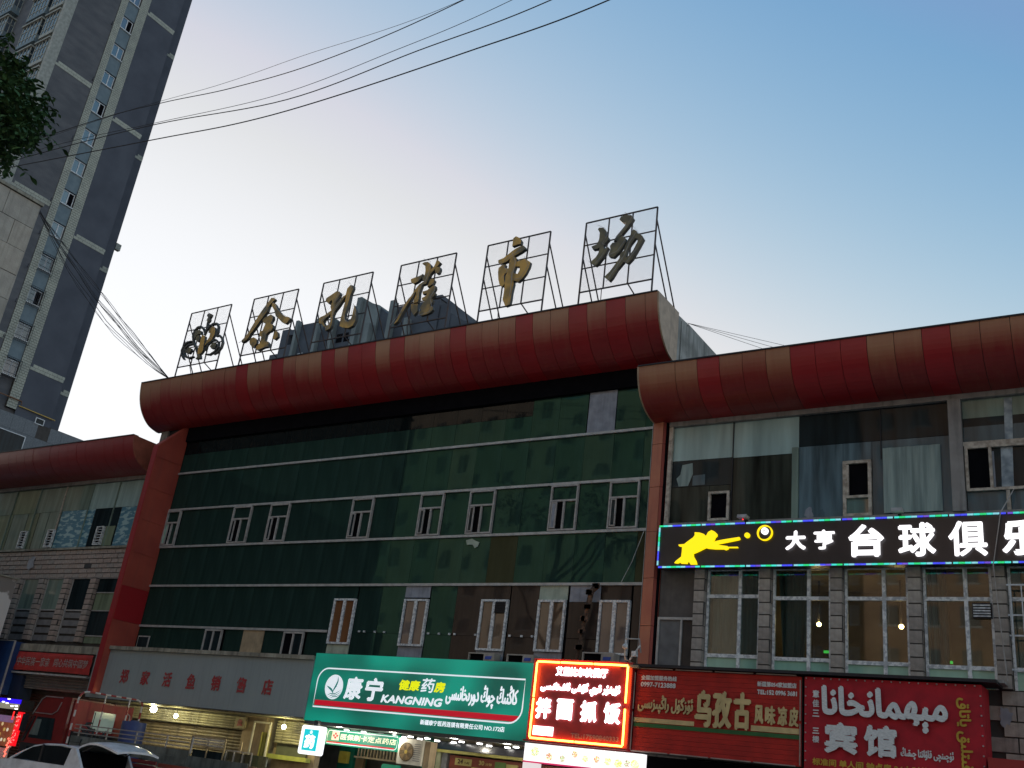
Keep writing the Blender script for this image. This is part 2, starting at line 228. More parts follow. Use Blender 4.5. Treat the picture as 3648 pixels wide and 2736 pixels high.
GLYPHS = {
 'gold': ([[(1.11,2.4),(1.24,2.38),(1.32,2.3),(1.22,2.21),(1.08,2.08),(1.05,1.87),(0.89,1.66),(0.76,1.5),(0.61,1.28),(0.45,1.09),(0.37,0.92),(0.22,0.82),(0.1,0.8),(0.06,0.89),(0.21,1.0),(0.34,1.18),(0.47,1.44),(0.6,1.68),(0.72,1.89),(0.86,2.08),(0.99,2.24)],[(1.31,2.17),(1.41,2.09),(1.62,1.83),(1.8,1.66),(2.07,1.5),(2.25,1.45),(2.32,1.38),(2.23,1.26),(2.15,1.21),(1.95,1.3),(1.73,1.48),(1.56,1.6),(1.42,1.85),(1.21,2.08),(1.22,2.16)],[(1.28,1.72),(1.4,1.65),(1.45,1.52),(1.36,1.36),(1.5,1.28),(1.55,1.15),(1.48,1.04),(1.36,1.02),(1.28,0.94),(1.28,0.7),(1.45,0.64),(1.53,0.55),(1.54,0.43),(1.31,0.43),(1.03,0.36),(0.91,0.47),(0.93,0.54),(1.07,0.66),(1.05,0.88),(0.94,0.95),(0.91,1.1),(1.05,1.13),(1.08,1.29),(1.12,1.4),(0.96,1.46),(0.91,1.57),(1.0,1.64)],[(0.65,0.93),(0.84,0.81),(0.87,0.65),(0.74,0.51),(0.56,0.65),(0.48,0.78),(0.51,0.9)],[(1.71,1.03),(1.84,0.93),(1.9,0.76),(1.77,0.66),(1.67,0.72),(1.65,0.92)]],[]),
 'kong': ([[(0.89,2.08),(1.03,2.02),(1.08,1.92),(1.01,1.81),(0.92,1.56),(1.07,1.66),(1.26,1.82),(1.36,1.87),(1.28,1.72),(1.15,1.52),(0.98,1.3),(0.94,1.17),(0.97,0.94),(0.97,0.77),(0.91,0.67),(0.75,0.62),(0.67,0.8),(0.82,0.83),(0.87,0.96),(0.83,1.19),(0.81,1.23),(0.6,1.08),(0.55,0.99),(0.7,0.78),(0.6,0.81),(0.5,0.91),(0.35,0.97),(0.32,1.12),(0.36,1.19),(0.54,1.22),(0.7,1.31),(0.82,1.36),(0.74,1.51),(0.78,1.69),(0.74,1.77),(0.64,1.72),(0.63,1.64),(0.45,1.79),(0.46,1.89),(0.65,1.97)],[(1.46,2.2),(1.6,2.16),(1.63,2.04),(1.55,1.82),(1.54,1.6),(1.51,1.32),(1.48,1.1),(1.52,0.93),(1.66,0.8),(1.78,0.85),(1.83,1.0),(1.83,1.21),(1.84,1.38),(1.96,1.17),(2.02,0.95),(2.02,0.79),(1.95,0.62),(1.76,0.56),(1.51,0.62),(1.35,0.7),(1.33,0.96),(1.35,1.25),(1.37,1.55),(1.37,1.74),(1.34,1.86),(1.35,2.09)]],[]),
 'que': ([[(1.12,2.44),(1.26,2.42),(1.39,2.3),(1.43,2.16),(1.41,1.97),(1.37,1.71),(1.33,1.62),(1.18,1.61),(1.14,1.46),(1.12,1.35),(1.14,1.14),(1.12,1.01),(0.93,1.0),(0.96,1.17),(1.0,1.32),(0.98,1.41),(0.81,1.16),(0.68,0.95),(0.57,0.72),(0.43,0.46),(0.29,0.37),(0.39,0.56),(0.48,0.83),(0.61,1.06),(0.79,1.26),(0.92,1.48),(1.06,1.65),(1.24,1.73),(1.14,1.85),(1.22,1.93),(1.22,2.12),(1.17,2.31),(1.03,2.4)],[(1.61,2.44),(1.77,2.3),(1.69,2.2),(1.58,2.09),(1.44,1.94),(1.41,1.85),(1.35,1.92),(1.41,2.09),(1.54,2.2),(1.59,2.34)],[(1.69,2.16),(1.78,2.13),(1.81,2.04),(1.78,1.92),(1.7,1.9),(1.61,2.01),(1.59,2.13)],[(1.12,2.02),(1.1,1.89),(0.99,1.78),(0.81,1.72),(0.68,1.82),(0.66,1.92),(0.83,1.95),(1.0,1.97)],[(1.47,1.77),(1.58,1.76),(1.65,1.69),(1.62,1.58),(1.51,1.53),(1.4,1.5),(1.43,1.64)],[(1.62,1.51),(1.71,1.49),(1.74,1.39),(1.69,1.28),(1.76,1.23),(1.75,1.16),(1.64,1.06),(1.72,0.99),(1.69,0.9),(1.62,0.82),(1.75,0.75),(1.77,0.65),(1.7,0.57),(1.58,0.53),(1.33,0.51),(1.22,0.63),(1.33,0.72),(1.23,0.78),(1.31,0.92),(1.38,1.02),(1.26,1.08),(1.25,1.14),(1.41,1.2),(1.43,1.27),(1.26,1.27),(1.23,1.37),(1.41,1.39)],[(0.84,1.0),(1.11,0.97),(1.16,0.72),(1.11,0.65),(1.03,0.57),(0.89,0.76)]],[]),
 'shi': ([[(1.12,2.62),(1.26,2.53),(1.34,2.42),(1.33,2.31),(1.23,2.32),(1.03,2.29),(1.03,2.43),(1.03,2.57)],[(1.4,2.25),(1.49,2.18),(1.52,2.1),(1.37,2.02),(1.18,1.95),(1.03,1.89),(0.9,1.8),(0.7,1.75),(0.6,1.82),(0.58,1.91),(0.77,1.95),(0.96,2.07),(1.15,2.18)],[(1.12,1.96),(1.24,1.85),(1.27,1.63),(1.21,1.45),(1.22,1.25),(1.26,0.98),(1.23,0.72),(1.23,0.49),(1.21,0.31),(1.07,0.28),(0.94,0.52),(0.95,0.77),(0.94,1.08),(0.93,1.31),(1.0,1.49),(0.99,1.69),(1.01,1.88)],[(0.76,1.73),(0.87,1.71),(0.86,1.6),(0.99,1.55),(1.01,1.41),(0.87,1.4),(0.88,1.22),(0.94,1.06),(0.87,0.97),(0.76,1.03),(0.68,1.24),(0.63,1.49),(0.63,1.64)],[(1.55,1.77),(1.75,1.61),(1.73,1.46),(1.64,1.25),(1.52,1.1),(1.41,1.02),(1.24,1.1),(1.14,1.21),(1.2,1.35),(1.35,1.3),(1.4,1.41),(1.4,1.53),(1.34,1.56),(1.28,1.55),(1.21,1.72),(1.43,1.75)]],[]),
 'chang': ([[(0.53,2.26),(0.67,2.23),(0.77,2.1),(0.74,1.93),(0.86,1.88),(0.87,1.8),(0.73,1.65),(0.76,1.52),(0.89,1.55),(0.81,1.37),(0.73,1.24),(0.59,1.07),(0.53,1.03),(0.4,1.13),(0.38,1.2),(0.52,1.31),(0.59,1.43),(0.61,1.61),(0.54,1.57),(0.4,1.58),(0.34,1.69),(0.52,1.73),(0.57,1.88),(0.57,2.09),(0.5,2.21)],[(1.36,2.49),(1.52,2.44),(1.6,2.32),(1.54,2.21),(1.43,2.05),(1.28,1.88),(1.15,1.75),(1.04,1.7),(1.1,1.85),(1.28,2.05),(1.4,2.21),(1.26,2.27),(1.16,2.38),(1.2,2.47)],[(1.28,1.83),(1.42,1.71),(1.43,1.61),(1.33,1.46),(1.23,1.32),(1.08,1.19),(0.94,1.24),(0.91,1.32),(0.96,1.48),(0.93,1.58),(1.0,1.67),(1.16,1.67),(1.11,1.72),(1.18,1.79)],[(1.76,1.8),(1.88,1.73),(1.96,1.59),(1.87,1.4),(1.77,1.22),(1.67,1.03),(1.54,0.9),(1.43,0.98),(1.38,1.11),(1.49,1.1),(1.58,1.18),(1.67,1.3),(1.78,1.54),(1.78,1.62),(1.69,1.67),(1.7,1.77)],[(1.62,1.97),(1.7,1.91),(1.76,1.8),(1.69,1.65),(1.57,1.5),(1.49,1.34),(1.45,1.13),(1.41,0.99),(1.23,0.79),(1.1,0.56),(1.01,0.46),(0.84,0.63),(1.0,0.77),(1.14,0.96),(1.26,1.13),(1.27,1.25),(1.38,1.35),(1.42,1.54),(1.5,1.72),(1.56,1.86)]],[]),
 'logo': ([[(0.58,1.05),(0.75,0.98),(0.8,0.89),(0.68,0.78),(0.49,0.84),(0.44,0.94)],[(0.96,1.51),(1.08,1.4),(1.11,1.26),(1.04,1.2),(0.9,1.29),(0.85,1.42)],[(0.71,1.71),(0.85,1.73),(1.05,1.66),(1.12,1.48),(0.97,1.55),(0.85,1.5),(0.79,1.34),(0.69,1.51)],[(1.17,1.47),(1.36,1.4),(1.4,1.21),(1.43,0.98),(1.47,0.81),(1.37,0.68),(1.2,0.68),(1.15,0.9),(1.16,1.1)],[(1.26,0.68),(1.33,0.67),(1.42,0.49),(1.15,0.5)],[(1.25,2.37),(1.4,2.3),(1.39,2.22),(1.34,2.14),(1.38,2.07),(1.35,1.99),(1.26,2.0),(1.21,2.12),(1.24,2.18),(1.15,2.28),(1.17,2.34)],[(1.62,1.78),(1.79,1.69),(1.86,1.55),(1.87,1.37),(1.77,1.17),(1.56,1.08),(1.46,0.98),(1.52,1.19),(1.61,1.32),(1.61,1.49),(1.48,1.53),(1.51,1.69)],[(1.88,1.04),(2.02,1.04),(2.12,0.92),(2.07,0.8),(1.9,0.81),(1.76,0.93)]],[[(0.45,0.59),(0.26,0.78),(0.17,1.0),(0.22,1.18),(0.38,1.3),(0.63,1.31)],[(0.98,0.63),(0.75,0.6),(0.48,0.7),(0.33,0.89),(0.32,1.06),(0.48,1.18),(0.73,1.19),(0.97,1.01),(1.07,0.81)],[(1.02,0.96),(0.74,1.25),(0.61,1.52),(0.62,1.75),(0.75,1.86),(0.94,1.87),(1.13,1.73),(1.26,1.54)],[(1.26,1.46),(1.31,1.7),(1.28,1.96),(1.28,2.13)],[(1.33,1.66),(1.44,1.81),(1.61,1.88),(1.82,1.85),(1.95,1.7),(2.0,1.47),(1.95,1.31)],[(1.95,1.31),(2.13,1.32),(2.32,1.17),(2.42,0.98),(2.4,0.8),(2.26,0.63),(2.09,0.57)],[(1.52,0.8),(1.6,1.04),(1.78,1.15),(1.97,1.17),(2.18,1.03),(2.22,0.84),(2.08,0.68),(1.87,0.59),(1.6,0.64)]]),
 'player': ([[(-9.453,7.812),(-9.326,7.799),(-9.224,7.764),(-9.163,7.706),(-9.109,7.808),(-9.028,7.849),(-8.96,7.819),(-8.891,7.753),(-8.889,7.705),(-8.937,7.659),(-8.951,7.603),(-9.014,7.549),(-8.868,7.588),(-8.722,7.613),(-8.336,7.661),(-8.318,7.617),(-8.349,7.594),(-8.881,7.503),(-8.798,7.48),(-8.683,7.462),(-8.618,7.452),(-8.593,7.433),(-8.368,7.43),(-8.367,7.407),(-8.592,7.412),(-8.607,7.381),(-8.663,7.362),(-8.713,7.384),(-8.925,7.389),(-9.091,7.408),(-9.158,7.426),(-9.337,7.342),(-9.468,7.289),(-9.456,7.217),(-9.392,7.121),(-9.363,7.034),(-9.53,7.036),(-9.54,7.068),(-9.593,7.109),(-9.615,7.053),(-9.767,7.06),(-9.778,7.096),(-9.861,7.065),(-9.939,7.074),(-9.899,7.122),(-9.768,7.223),(-9.759,7.352),(-9.757,7.464),(-9.843,7.483),(-9.854,7.519),(-9.709,7.528),(-9.603,7.606),(-9.489,7.683),(-9.449,7.739)]],[]),
}
# ------------------------------------------------------------------ builders
class MB:
    def __init__(s): s.v = []; s.f = []; s.mi = []
    def quad(s, a, b, c, d, m=0):
        i = len(s.v); s.v += [a, b, c, d]; s.f.append((i, i + 1, i + 2, i + 3)); s.mi.append(m)
    def box(s, x0, x1, y0, y1, z0, z1, m=0):
        i = len(s.v)
        s.v += [(x0, y0, z0), (x1, y0, z0), (x1, y1, z0), (x0, y1, z0), (x0, y0, z1), (x1, y0, z1), (x1, y1, z1), (x0, y1, z1)]
        for q in ((0, 3, 2, 1), (4, 5, 6, 7), (0, 1, 5, 4), (1, 2, 6, 5), (2, 3, 7, 6), (3, 0, 4, 7)):
            s.f.append(tuple(i + k for k in q)); s.mi.append(m)
        return s
    def prism(s, pts, axis, a, b, m=0, mside=None):
        """closed polygon extruded along an axis; pts are the two other coordinates in xyz order"""
        def P(p, t): return (t, p[0], p[1]) if axis == 'x' else (p[0], t, p[1]) if axis == 'y' else (p[0], p[1], t)
        n = len(pts); i = len(s.v)
        s.v += [P(p, a) for p in pts] + [P(p, b) for p in pts]
        ar = sum(pts[k][0] * pts[(k + 1) % n][1] - pts[(k + 1) % n][0] * pts[k][1] for k in range(n))
        fwd = tuple(range(i, i + n)); bk = tuple(range(i + 2 * n - 1, i + n - 1, -1))
        s.f += [fwd, bk]; s.mi += [m, m]
        for k in range(n):
            s.f.append((i + k, i + n + k, i + n + (k + 1) % n, i + (k + 1) % n)); s.mi.append(m if mside is None else mside)
        return s
    def tube(s, pts, r, seg=6, m=0, r2=None, caps=True):
        pts = [Vector(p) for p in pts]; rings = []
        for k, p in enumerate(pts):
            d = (pts[min(k + 1, len(pts) - 1)] - pts[max(k - 1, 0)]).normalized()
            a = d.cross(Vector((0, 0, 1)))
            if a.length < .05: a = d.cross(Vector((1, 0, 0)))
            a.normalize(); b = d.cross(a).normalized()
            rr = r if r2 is None else r + (r2 - r) * k / (len(pts) - 1)
            i = len(s.v); rings.append(i)
            for j in range(seg):
                t = 2 * pi * j / seg + pi / seg
                s.v.append(tuple(p + (a * cos(t) + b * sin(t)) * rr))
        for k in range(len(pts) - 1):
            for j in range(seg):
                s.f.append((rings[k] + j, rings[k] + (j + 1) % seg, rings[k + 1] + (j + 1) % seg, rings[k + 1] + j)); s.mi.append(m)
        if caps:
            s.f.append(tuple(rings[0] + j for j in range(seg))[::-1]); s.mi.append(m)
            s.f.append(tuple(rings[-1] + j for j in range(seg))); s.mi.append(m)
        return s
    def bar(s, a, b, w, m=0): return s.tube([a, b], w * .7071, 4, m)
    def disc(s, c, r, axis='z', seg=20, th=.01, m=0):
        pts = [(c[0] + r * cos(2 * pi * k / seg), c[1] + r * sin(2 * pi * k / seg)) for k in range(seg)]
        if axis == 'z': return s.prism(pts, 'z', c[2], c[2] + th, m)
        pts = [(c[0] + r * cos(2 * pi * k / seg), c[2] + r * sin(2 * pi * k / seg)) for k in range(seg)]
        return s.prism(pts, 'y', c[1], c[1] + th, m)
    def sphere(s, c, r, n=10, m=0):
        rows = []
        for a in range(n + 1):
            th = pi * a / n; i = len(s.v); rows.append(i)
            for b in range(2 * n):
                ph = pi * b / n
                s.v.append((c[0] + r * sin(th) * cos(ph), c[1] + r * sin(th) * sin(ph), c[2] + r * cos(th)))
        for a in range(n):
            for b in range(2 * n):
                s.f.append((rows[a] + b, rows[a + 1] + b, rows[a + 1] + (b + 1) % (2 * n), rows[a] + (b + 1) % (2 * n))); s.mi.append(m)
        return s
    def mesh(s, name, mats):
        me = bpy.data.meshes.new(name)
        me.from_pydata(s.v, [], s.f)
        for x in (mats if isinstance(mats, (list, tuple)) else [mats]): me.materials.append(x)
        if any(s.mi): me.polygons.foreach_set('material_index', s.mi)
        me.validate(); me.update()
        return me
    def build(s, name, mats, parent=None, smooth=False, **kw):
        me = s.mesh(name, mats)
        if smooth:
            for p in me.polygons: p.use_smooth = True
            me.set_sharp_from_angle(angle=radians(40))
        return link(name, me, parent, **kw)

def link(name, me, parent=None, loc=None, label=None, cat=None, group=None, kind=None, rot=None):
    o = bpy.data.objects.new(name, me); COL.objects.link(o)
    if parent is not None:
        o.parent = parent; o.matrix_parent_inverse = ORIGIN[parent.name]
        ORIGIN[o.name] = ORIGIN_ID
        if loc: ORIGIN[o.name] = Matrix.Translation(Vector(loc)).inverted()
    else: ORIGIN[o.name] = Matrix.Identity(4)
    if loc: o.location = loc
    if rot: o.rotation_euler = rot
    if label: o['label'] = label
    if cat: o['category'] = cat
    if group: o['group'] = group
    if kind: o['kind'] = kind
    return o
ORIGIN = {}; ORIGIN_ID = Matrix.Identity(4)
def thing(name, loc, label, cat, group=None):
    o = bpy.data.objects.new(name, None); COL.objects.link(o); o.location = loc; o.empty_display_size = .3
    ORIGIN[o.name] = Matrix.Translation(Vector(loc)).inverted()
    o['label'] = label; o['category'] = cat
    if group: o['group'] = group
    return o
def box(name, m, parent, x0, x1, y0, y1, z0, z1, **kw): return MB().box(x0, x1, y0, y1, z0, z1).build(name, m, parent, **kw)
def lamp(name, loc, power, col, r=.05, parent=None):
    l = bpy.data.lights.new(name, 'POINT'); l.energy = power / EXPO * .95; l.color = col; l.shadow_soft_size = r
    o = bpy.data.objects.new(name, l); COL.objects.link(o); o.location = loc
    if parent is not None: o.parent = parent; o.matrix_parent_inverse = ORIGIN[parent.name]
    return o

# lettering: any string to a flat-extruded mesh fitted to a rectangle of a plane that faces the street
def _a():
    A = {}
    for l in '0626 FE89 FE8A FE8B FE8C;0627 FE8D FE8E;06D5 FEE9 FEEA;0628 FE8F FE90 FE91 FE92;067E FB56 FB57 FB58 FB59;062A FE95 FE96 FE97 FE98;0686 FB7A FB7B FB7C FB7D;062E FEA5 FEA6 FEA7 FEA8;062F FEA9 FEAA;0631 FEAD FEAE;0632 FEAF FEB0;0633 FEB1 FEB2 FEB3 FEB4;0634 FEB5 FEB6 FEB7 FEB8;063A FECD FECE FECF FED0;0642 FED5 FED6 FED7 FED8;0643 FED9 FEDA FEDB FEDC;06AF FB92 FB93 FB94 FB95;06AD FBD3 FBD4 FBD5 FBD6;0644 FEDD FEDE FEDF FEE0;0645 FEE1 FEE2 FEE3 FEE4;0646 FEE5 FEE6 FEE7 FEE8;0648 FEED FEEE;06C7 FBD7 FBD8;06C6 FBD9 FBDA;06C8 FBDB FBDC;06CB FBDE FBDF;06D0 FBE4 FBE5 FBE6 FBE7;0649 FEEF FEF0 FBE8 FBE9;064A FEF1 FEF2 FEF3 FEF4;06BE FBAA FBAB FBAC FBAD'.split(';'):
        p = l.split(); A[chr(int(p[0], 16))] = [chr(int(x, 16)) for x in p[1:]]
    return A
ARAB = _a()
def shape(s):
    o = []
    for i, c in enumerate(s):
        if c not in ARAB: o.append(c); continue
        pv = i > 0 and s[i - 1] in ARAB and len(ARAB[s[i - 1]]) == 4
        nx = len(ARAB[c]) == 4 and i + 1 < len(s) and s[i + 1] in ARAB
        o.append(ARAB[c][3] if pv and nx else ARAB[c][2] if nx else ARAB[c][1] if pv else ARAB[c][0])
    return ''.join(reversed(o))
DG = [None]
def glyph_polys(s):
    c = bpy.data.curves.new('t', 'FONT'); c.body = s; c.resolution_u = 3
    o = bpy.data.objects.new('t', c); COL.objects.link(o)
    dg = bpy.context.evaluated_depsgraph_get()
    me = bpy.data.meshes.new_from_object(o.evaluated_get(dg))
    v = [(p.co.x, p.co.y) for p in me.vertices]; f = [tuple(p.vertices) for p in me.polygons]
    bpy.data.objects.remove(o); bpy.data.curves.remove(c); bpy.data.meshes.remove(me)
    par = list(range(len(v)))
    def find(a):
        while par[a] != a: par[a] = par[par[a]]; a = par[a]
        return a
    for q in f:
        for k in q[1:]: par[find(k)] = find(q[0])
    ids = {}; isl = [ids.setdefault(find(k), len(ids)) for k in range(len(v))]
    return v, f, isl
def text(s, x0, x1, z0, z1, y, m, parent, name='lettering', depth=.012, bold=.0, arab=False, rot90=False, italic=0., slope=0., **kw):
    """letters fitted to x0..x1, z0..z1; copies a few millimetres apart thicken the strokes"""
    v, f, isl = glyph_polys(shape(s) if arab else s)
    if not v: return None
    if rot90: v = [(b, -a) for a, b in v]
    if italic: v = [(a + italic * b, b) for a, b in v]
    ax, bx = min(p[0] for p in v), max(p[0] for p in v); az, bz = min(p[1] for p in v), max(p[1] for p in v)
    mb = MB()
    sh = [(0, 0)] if not bold else [(0, 0), (bold, 0), (-bold, 0), (0, bold), (0, -bold), (bold * .7, bold * .7), (-bold * .7, -bold * .7)]
    nb = bold
    for si, (dx, dz) in enumerate(sh):
        base = len(mb.v)
        for k, p in enumerate(v):
            fx = (p[0] - ax) / (bx - ax); fz = (p[1] - az) / (bz - az)
            X = x0 + nb + fx * (x1 - x0 - 2 * nb) + dx; Z = z0 + nb + fz * (z1 - z0 - 2 * nb) + dz + slope * (X - x0)
            mb.v.append((X, y - depth - si * .0011 - (isl[k] % 7) * .00013, Z))
        for q in f:
            mb.f.append(tuple(base + k for k in q)); mb.mi.append(0)
    if depth > .02:                                                   # raised letters get side walls
        from collections import Counter
        ec = Counter()
        for q in f:
            for a, b in zip(q, q[1:] + q[:1]): ec[(min(a, b), max(a, b))] += 1
        base = 0; nv = len(v); off = len(mb.v)
        for k in range(nv):
            p = mb.v[k]; mb.v.append((p[0], y, p[2]))
        for q in f:
            for a, b in zip(q, q[1:] + q[:1]):
                if ec[(min(a, b), max(a, b))] == 1: mb.f.append((a, b, off + b, off + a)); mb.mi.append(1)
        mats = [m, kw.pop('side', m)]
    else: mats = [m]; kw.pop('side', None)
    return mb.build(name, mats, parent, **kw)

def slats(x0, x1, y, z0, z1, pitch=.08, depth=.02):
    """corrugated roller shutter curtain"""
    mb = MB(); z = z0; n = max(1, int((z1 - z0) / pitch)); p = (z1 - z0) / n
    for k in range(n):
        a = z0 + k * p
        pr = [(y, a), (y - depth * .8, a + p * .25), (y - depth, a + p * .5), (y - depth * .8, a + p * .75), (y, a + p * .96)]
        for (ya, za), (yb, zb) in zip(pr, pr[1:]): mb.quad((x0, ya, za), (x1, ya, za), (x1, yb, zb), (x0, yb, zb))
    return mb
M['cornice_reflection'] = glassy('painted_cornice_reflection', (.004, .007, .008), .02)  # dark reflection of the cornice underside, painted as near-black glass
# ------------------------------------------------------------------ ground
MB().box(-600, 600, -600, 900, -.5, 0).build('ground', M['asphalt'], kind='structure')
MB().box(-60, 40, 8.2, 21.9, .004, .13).build('pavement', M['paving'], kind='structure')
MB().box(-60, 40, 8.0, 8.2, .002, .14).build('kerb', M['kerb'], kind='structure')

# ------------------------------------------------------------------ the market hall (centre)
MH = thing('market_hall', (-20.4, 22.0, 0), 'wide dark green glass market hall under a long red rolled cornice', 'building')
XL, XR = -30.05, -10.93
b = MB(); b.box(-31.2, -10.47, 22.3, 34, 2.9, 14.02); b.build('wall', M['concrete'], MH)
b = MB(); b.box(-31.2, -10.47, 24.05, 34, 0.0, 2.9); b.build('wall', M['cement'], MH)
box('backing', M['dark'], MH, XL, XR, 22.06, 22.29, 2.9, 12.6)
box('roof', M['roof'], MH, -31.5, -10.6, 20.95, 34, 14.03, 14.10)
# glass panes: rows by rails, columns on a 0.903 m grid
rows = [4.30, 5.29, 6.67, 8.05, 9.41, 10.79, 12.03]
cols = [-10.93, -11.2] + [-11.2 - .903 * k for k in range(1, 21)] + [-30.05]
PANE = {}
def pane(w, h, mt):
    key = (round(w, 3), round(h, 3), mt.name)
    if key not in PANE: PANE[key] = MB().box(-w / 2, w / 2, 0, .02, -h / 2, h / 2).mesh('pane', mt)
    return PANE[key]
upwin = {21: 1, 17: 0, 15: 0, 11: 0, 8: 0, 6: 0, 3: 0, 1: 0}      # right edge index of the column that holds an opening window
lowbig = {11: 0, 8: 0, 5: 0, 3: 0, 1: 0}
rnd = random.Random(3)
for r in range(6):
    for k in range(len(cols) - 1):
        x1, x0 = cols[k], cols[k + 1]; z0, z1 = rows[r], rows[r + 1]
        if r == 3 and k in (1, 3, 6, 8, 11, 15, 17, 21): continue
        if r in (0, 1) and k in (1, 3, 5, 8, 11): continue
        if r == 0 and k in (13, 15, 17): continue
        mt = M['green_glass'][rnd.choice((0, 0, 1, 1, 2))]
        if r == 2 and k in (5, 0): mt = M['green_glass'][3]
        if r in (0, 1) and k in (2, 4, 6, 0): mt = M['brown_film']
        if r == 5 and k == 2: continue
        if r == 1 and k == 2: continue
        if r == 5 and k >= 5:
            link('pane', pane(x1 - x0 - .008, .49, M['cornice_reflection']), MH, loc=((x0 + x1) / 2, 22.0, 11.78)); z1 = 11.53  # top strip painted black for the mirrored cornice
        g = .004
        zz0, zz1 = z0 + g, z1 - g
        w, h = x1 - x0 - 2 * g, zz1 - zz0
        link('pane', pane(w, h, mt), MH, loc=((x0 + x1) / 2, 22.0, (zz0 + zz1) / 2), rot=(rnd.uniform(-.008, .008), 0, rnd.uniform(-.010, .010)))
box('board', M['panegrey'], MH, -12.97, -12.12, 21.985, 22.01, 10.84, 12.03, label='pale grey board that fills the top row by the right end')
box('board', M['panegrey'], MH, -13.0, -12.12, 21.985, 22.01, 6.22, 6.64, label='grey board behind the fallen cloth duct')
box('board', M['brown_film'], MH, -13.0, -12.12, 21.99, 22.01, 5.30, 6.215)
box('board', M['panegrey'], MH, -18.45, -17.56, 21.985, 22.01, 6.31, 6.64, label='pale grey board above the second tall window')
box('board', M['panelight'], MH, -13.92, -13.07, 21.985, 22.01, 6.27, 6.64, label='pale green board above the fourth tall window')
box('board', M['tan'], MH, -24.80, -23.87, 21.98, 22.01, 4.30, 5.26, label='tan board between two low windows')
for k in (4, 6, 12):
    if k != 6: pass
for (x0, x1) in ((-15.73, -14.85), (-12.1, -11.25), (-21.15, -20.28)):
    link('pane', pane(x1 - x0 - .01, .38, M['brown_film'] if x0 > -16 else M['green_glass'][0]), MH, loc=((x0 + x1) / 2, 22.0, 6.46))
for z in (6.67, 8.05, 9.41, 10.79):
    MB().box(XL, XR - .02, 21.94, 21.998, z - .035, z + .035).build('rail', M['rail'], MH)
MB().box(XL, -21.2, 21.94, 21.998, 5.255, 5.325).build('rail', M['rail'], MH)
MB().box(XL, XR, 21.90, 22.28, 12.03, 12.6).build('header', M['dark'], MH)
MB().box(XR - .02, XR + .03, 21.93, 21.999, 4.3, 12.03).build('edge_trim', M['rail'], MH)
# windows of the hall
def hall_window(x0, x1, z0, z1, parent, kind='upper', ajar='dark', y=21.93):
    fm = M['winframe'] if kind == 'upper' else M['pvc']
    t = .045 if kind == 'upper' else .055
    b = MB()
    b.box(x0, x0 + t, y, y + .09, z0, z1); b.box(x1 - t, x1, y, y + .09, z0, z1)
    b.box(x0 + t, x1 - t, y + .001, y + .089, z0, z0 + t); b.box(x0 + t, x1 - t, y + .001, y + .089, z1 - t, z1)
    xm = x0 + (x1 - x0) * (.52 if kind == 'upper' else .5)
    zt = z0 + (z1 - z0) * .655
    if kind == 'upper':
        b.box(x0 + t, x1 - t, y + .002, y + .088, zt - .025, zt + .025)
        b.box(xm - .025, xm + .025, y + .003, y + .087, z0 + t, zt - .025)
    else:
        b.box(xm - .045, xm + .045, y + .002, y + .088, z0 + t, z1 - t)
    w = b.build('window', fm, parent)
    if kind == 'upper':
        link('pane', pane(x1 - x0 - 2 * t, z1 - t - zt - .025, M['green_glass'][0]), w, loc=((x0 + x1) / 2, y + .06, (z1 - t + zt + .025) / 2))
        link('pane', pane(x1 - t - xm - .025, zt - .025 - z0 - t, M['green_glass'][1]), w, loc=((x1 - t + xm + .025) / 2, y + .06, (z0 + t + zt - .025) / 2))
        box('opening', M['dark'], w, x0 + t, xm - .025, y + .075, y + .088, z0 + t, zt - .025)
        if ajar != 'shut':                                            # a sash standing half open in the opening
            s = MB(); xs = x0 + t + .03
            for (a, c) in ((0, .03), (.13, .16)): s.box(xs + a, xs + c, y - .02, y + .02, z0 + t + .02, zt - .04)
            s.box(xs + .03, xs + .13, y - .018, y + .018, z0 + t + .02, z0 + t + .05); s.box(xs + .03, xs + .13, y - .018, y + .018, zt - .07, zt - .04)
            s.build('sash', fm, w)
            box('pane', {'green': M['mint'], 'white': M['panegrey'], 'dark': M['darkglass']}[ajar], w, xs + .03, xs + .13, y - .005, y + .005, z0 + t + .05, zt - .07)
    else:
        for a, c in ((x0 + t, xm - .045), (xm + .045, x1 - t)):
            link('pane', pane(c - a, z1 - z0 - 2 * t, ajar), w, loc=((a + c) / 2, y + .05, (z0 + z1) / 2))
    return w
for (x0, x1), aj in zip([(-30.04, -29.33), (-26.55, -25.66), (-24.76, -23.87), (-21.12, -20.26), (-18.41, -17.55), (-16.61, -15.73), (-13.88, -13.03), (-12.08, -11.22)],
                        ['green', 'dark', 'dark', 'dark', 'dark', 'dark', 'white', 'dark']):
    hall_window(x0, x1, 8.10, 9.37, MH, 'upper', aj)
amber = glassy('amber_curtain_pane', (.19, .085, .035), .06, noise=.3); plum = glassy('plum_curtain_pane', (.085, .06, .055), .07, noise=.35)
brownp = glassy('brown_curtain_pane', (.11, .075, .05), .06, noise=.35)
for x0, x1, z0, g in [(-21.13, -20.27, 4.93, amber), (-18.42, -17.56, 4.95, plum), (-15.73, -14.86, 4.91, brownp), (-13.91, -13.09, 4.94, brownp), (-12.10, -11.25, 4.92, plum)]:
    hall_window(x0, x1, z0, 6.26, MH, 'tall', g)
    for k in range(1): MB().box(x0 - .0, x1 + .0, 21.99, 22.02, 4.45, z0 - .01).build('sill_board', M['panelight'] if z0 == 4.93 else M['panegrey'], MH)
v = MB(); 
for k in range(6): v.box(-15.24, -14.93, 21.90, 21.93, 5.93 + k * .045, 5.95 + k * .045)
v.box(-15.26, -14.91, 21.932, 21.955, 5.90, 6.20); v.build('vent_louvre', M['black'], MH)
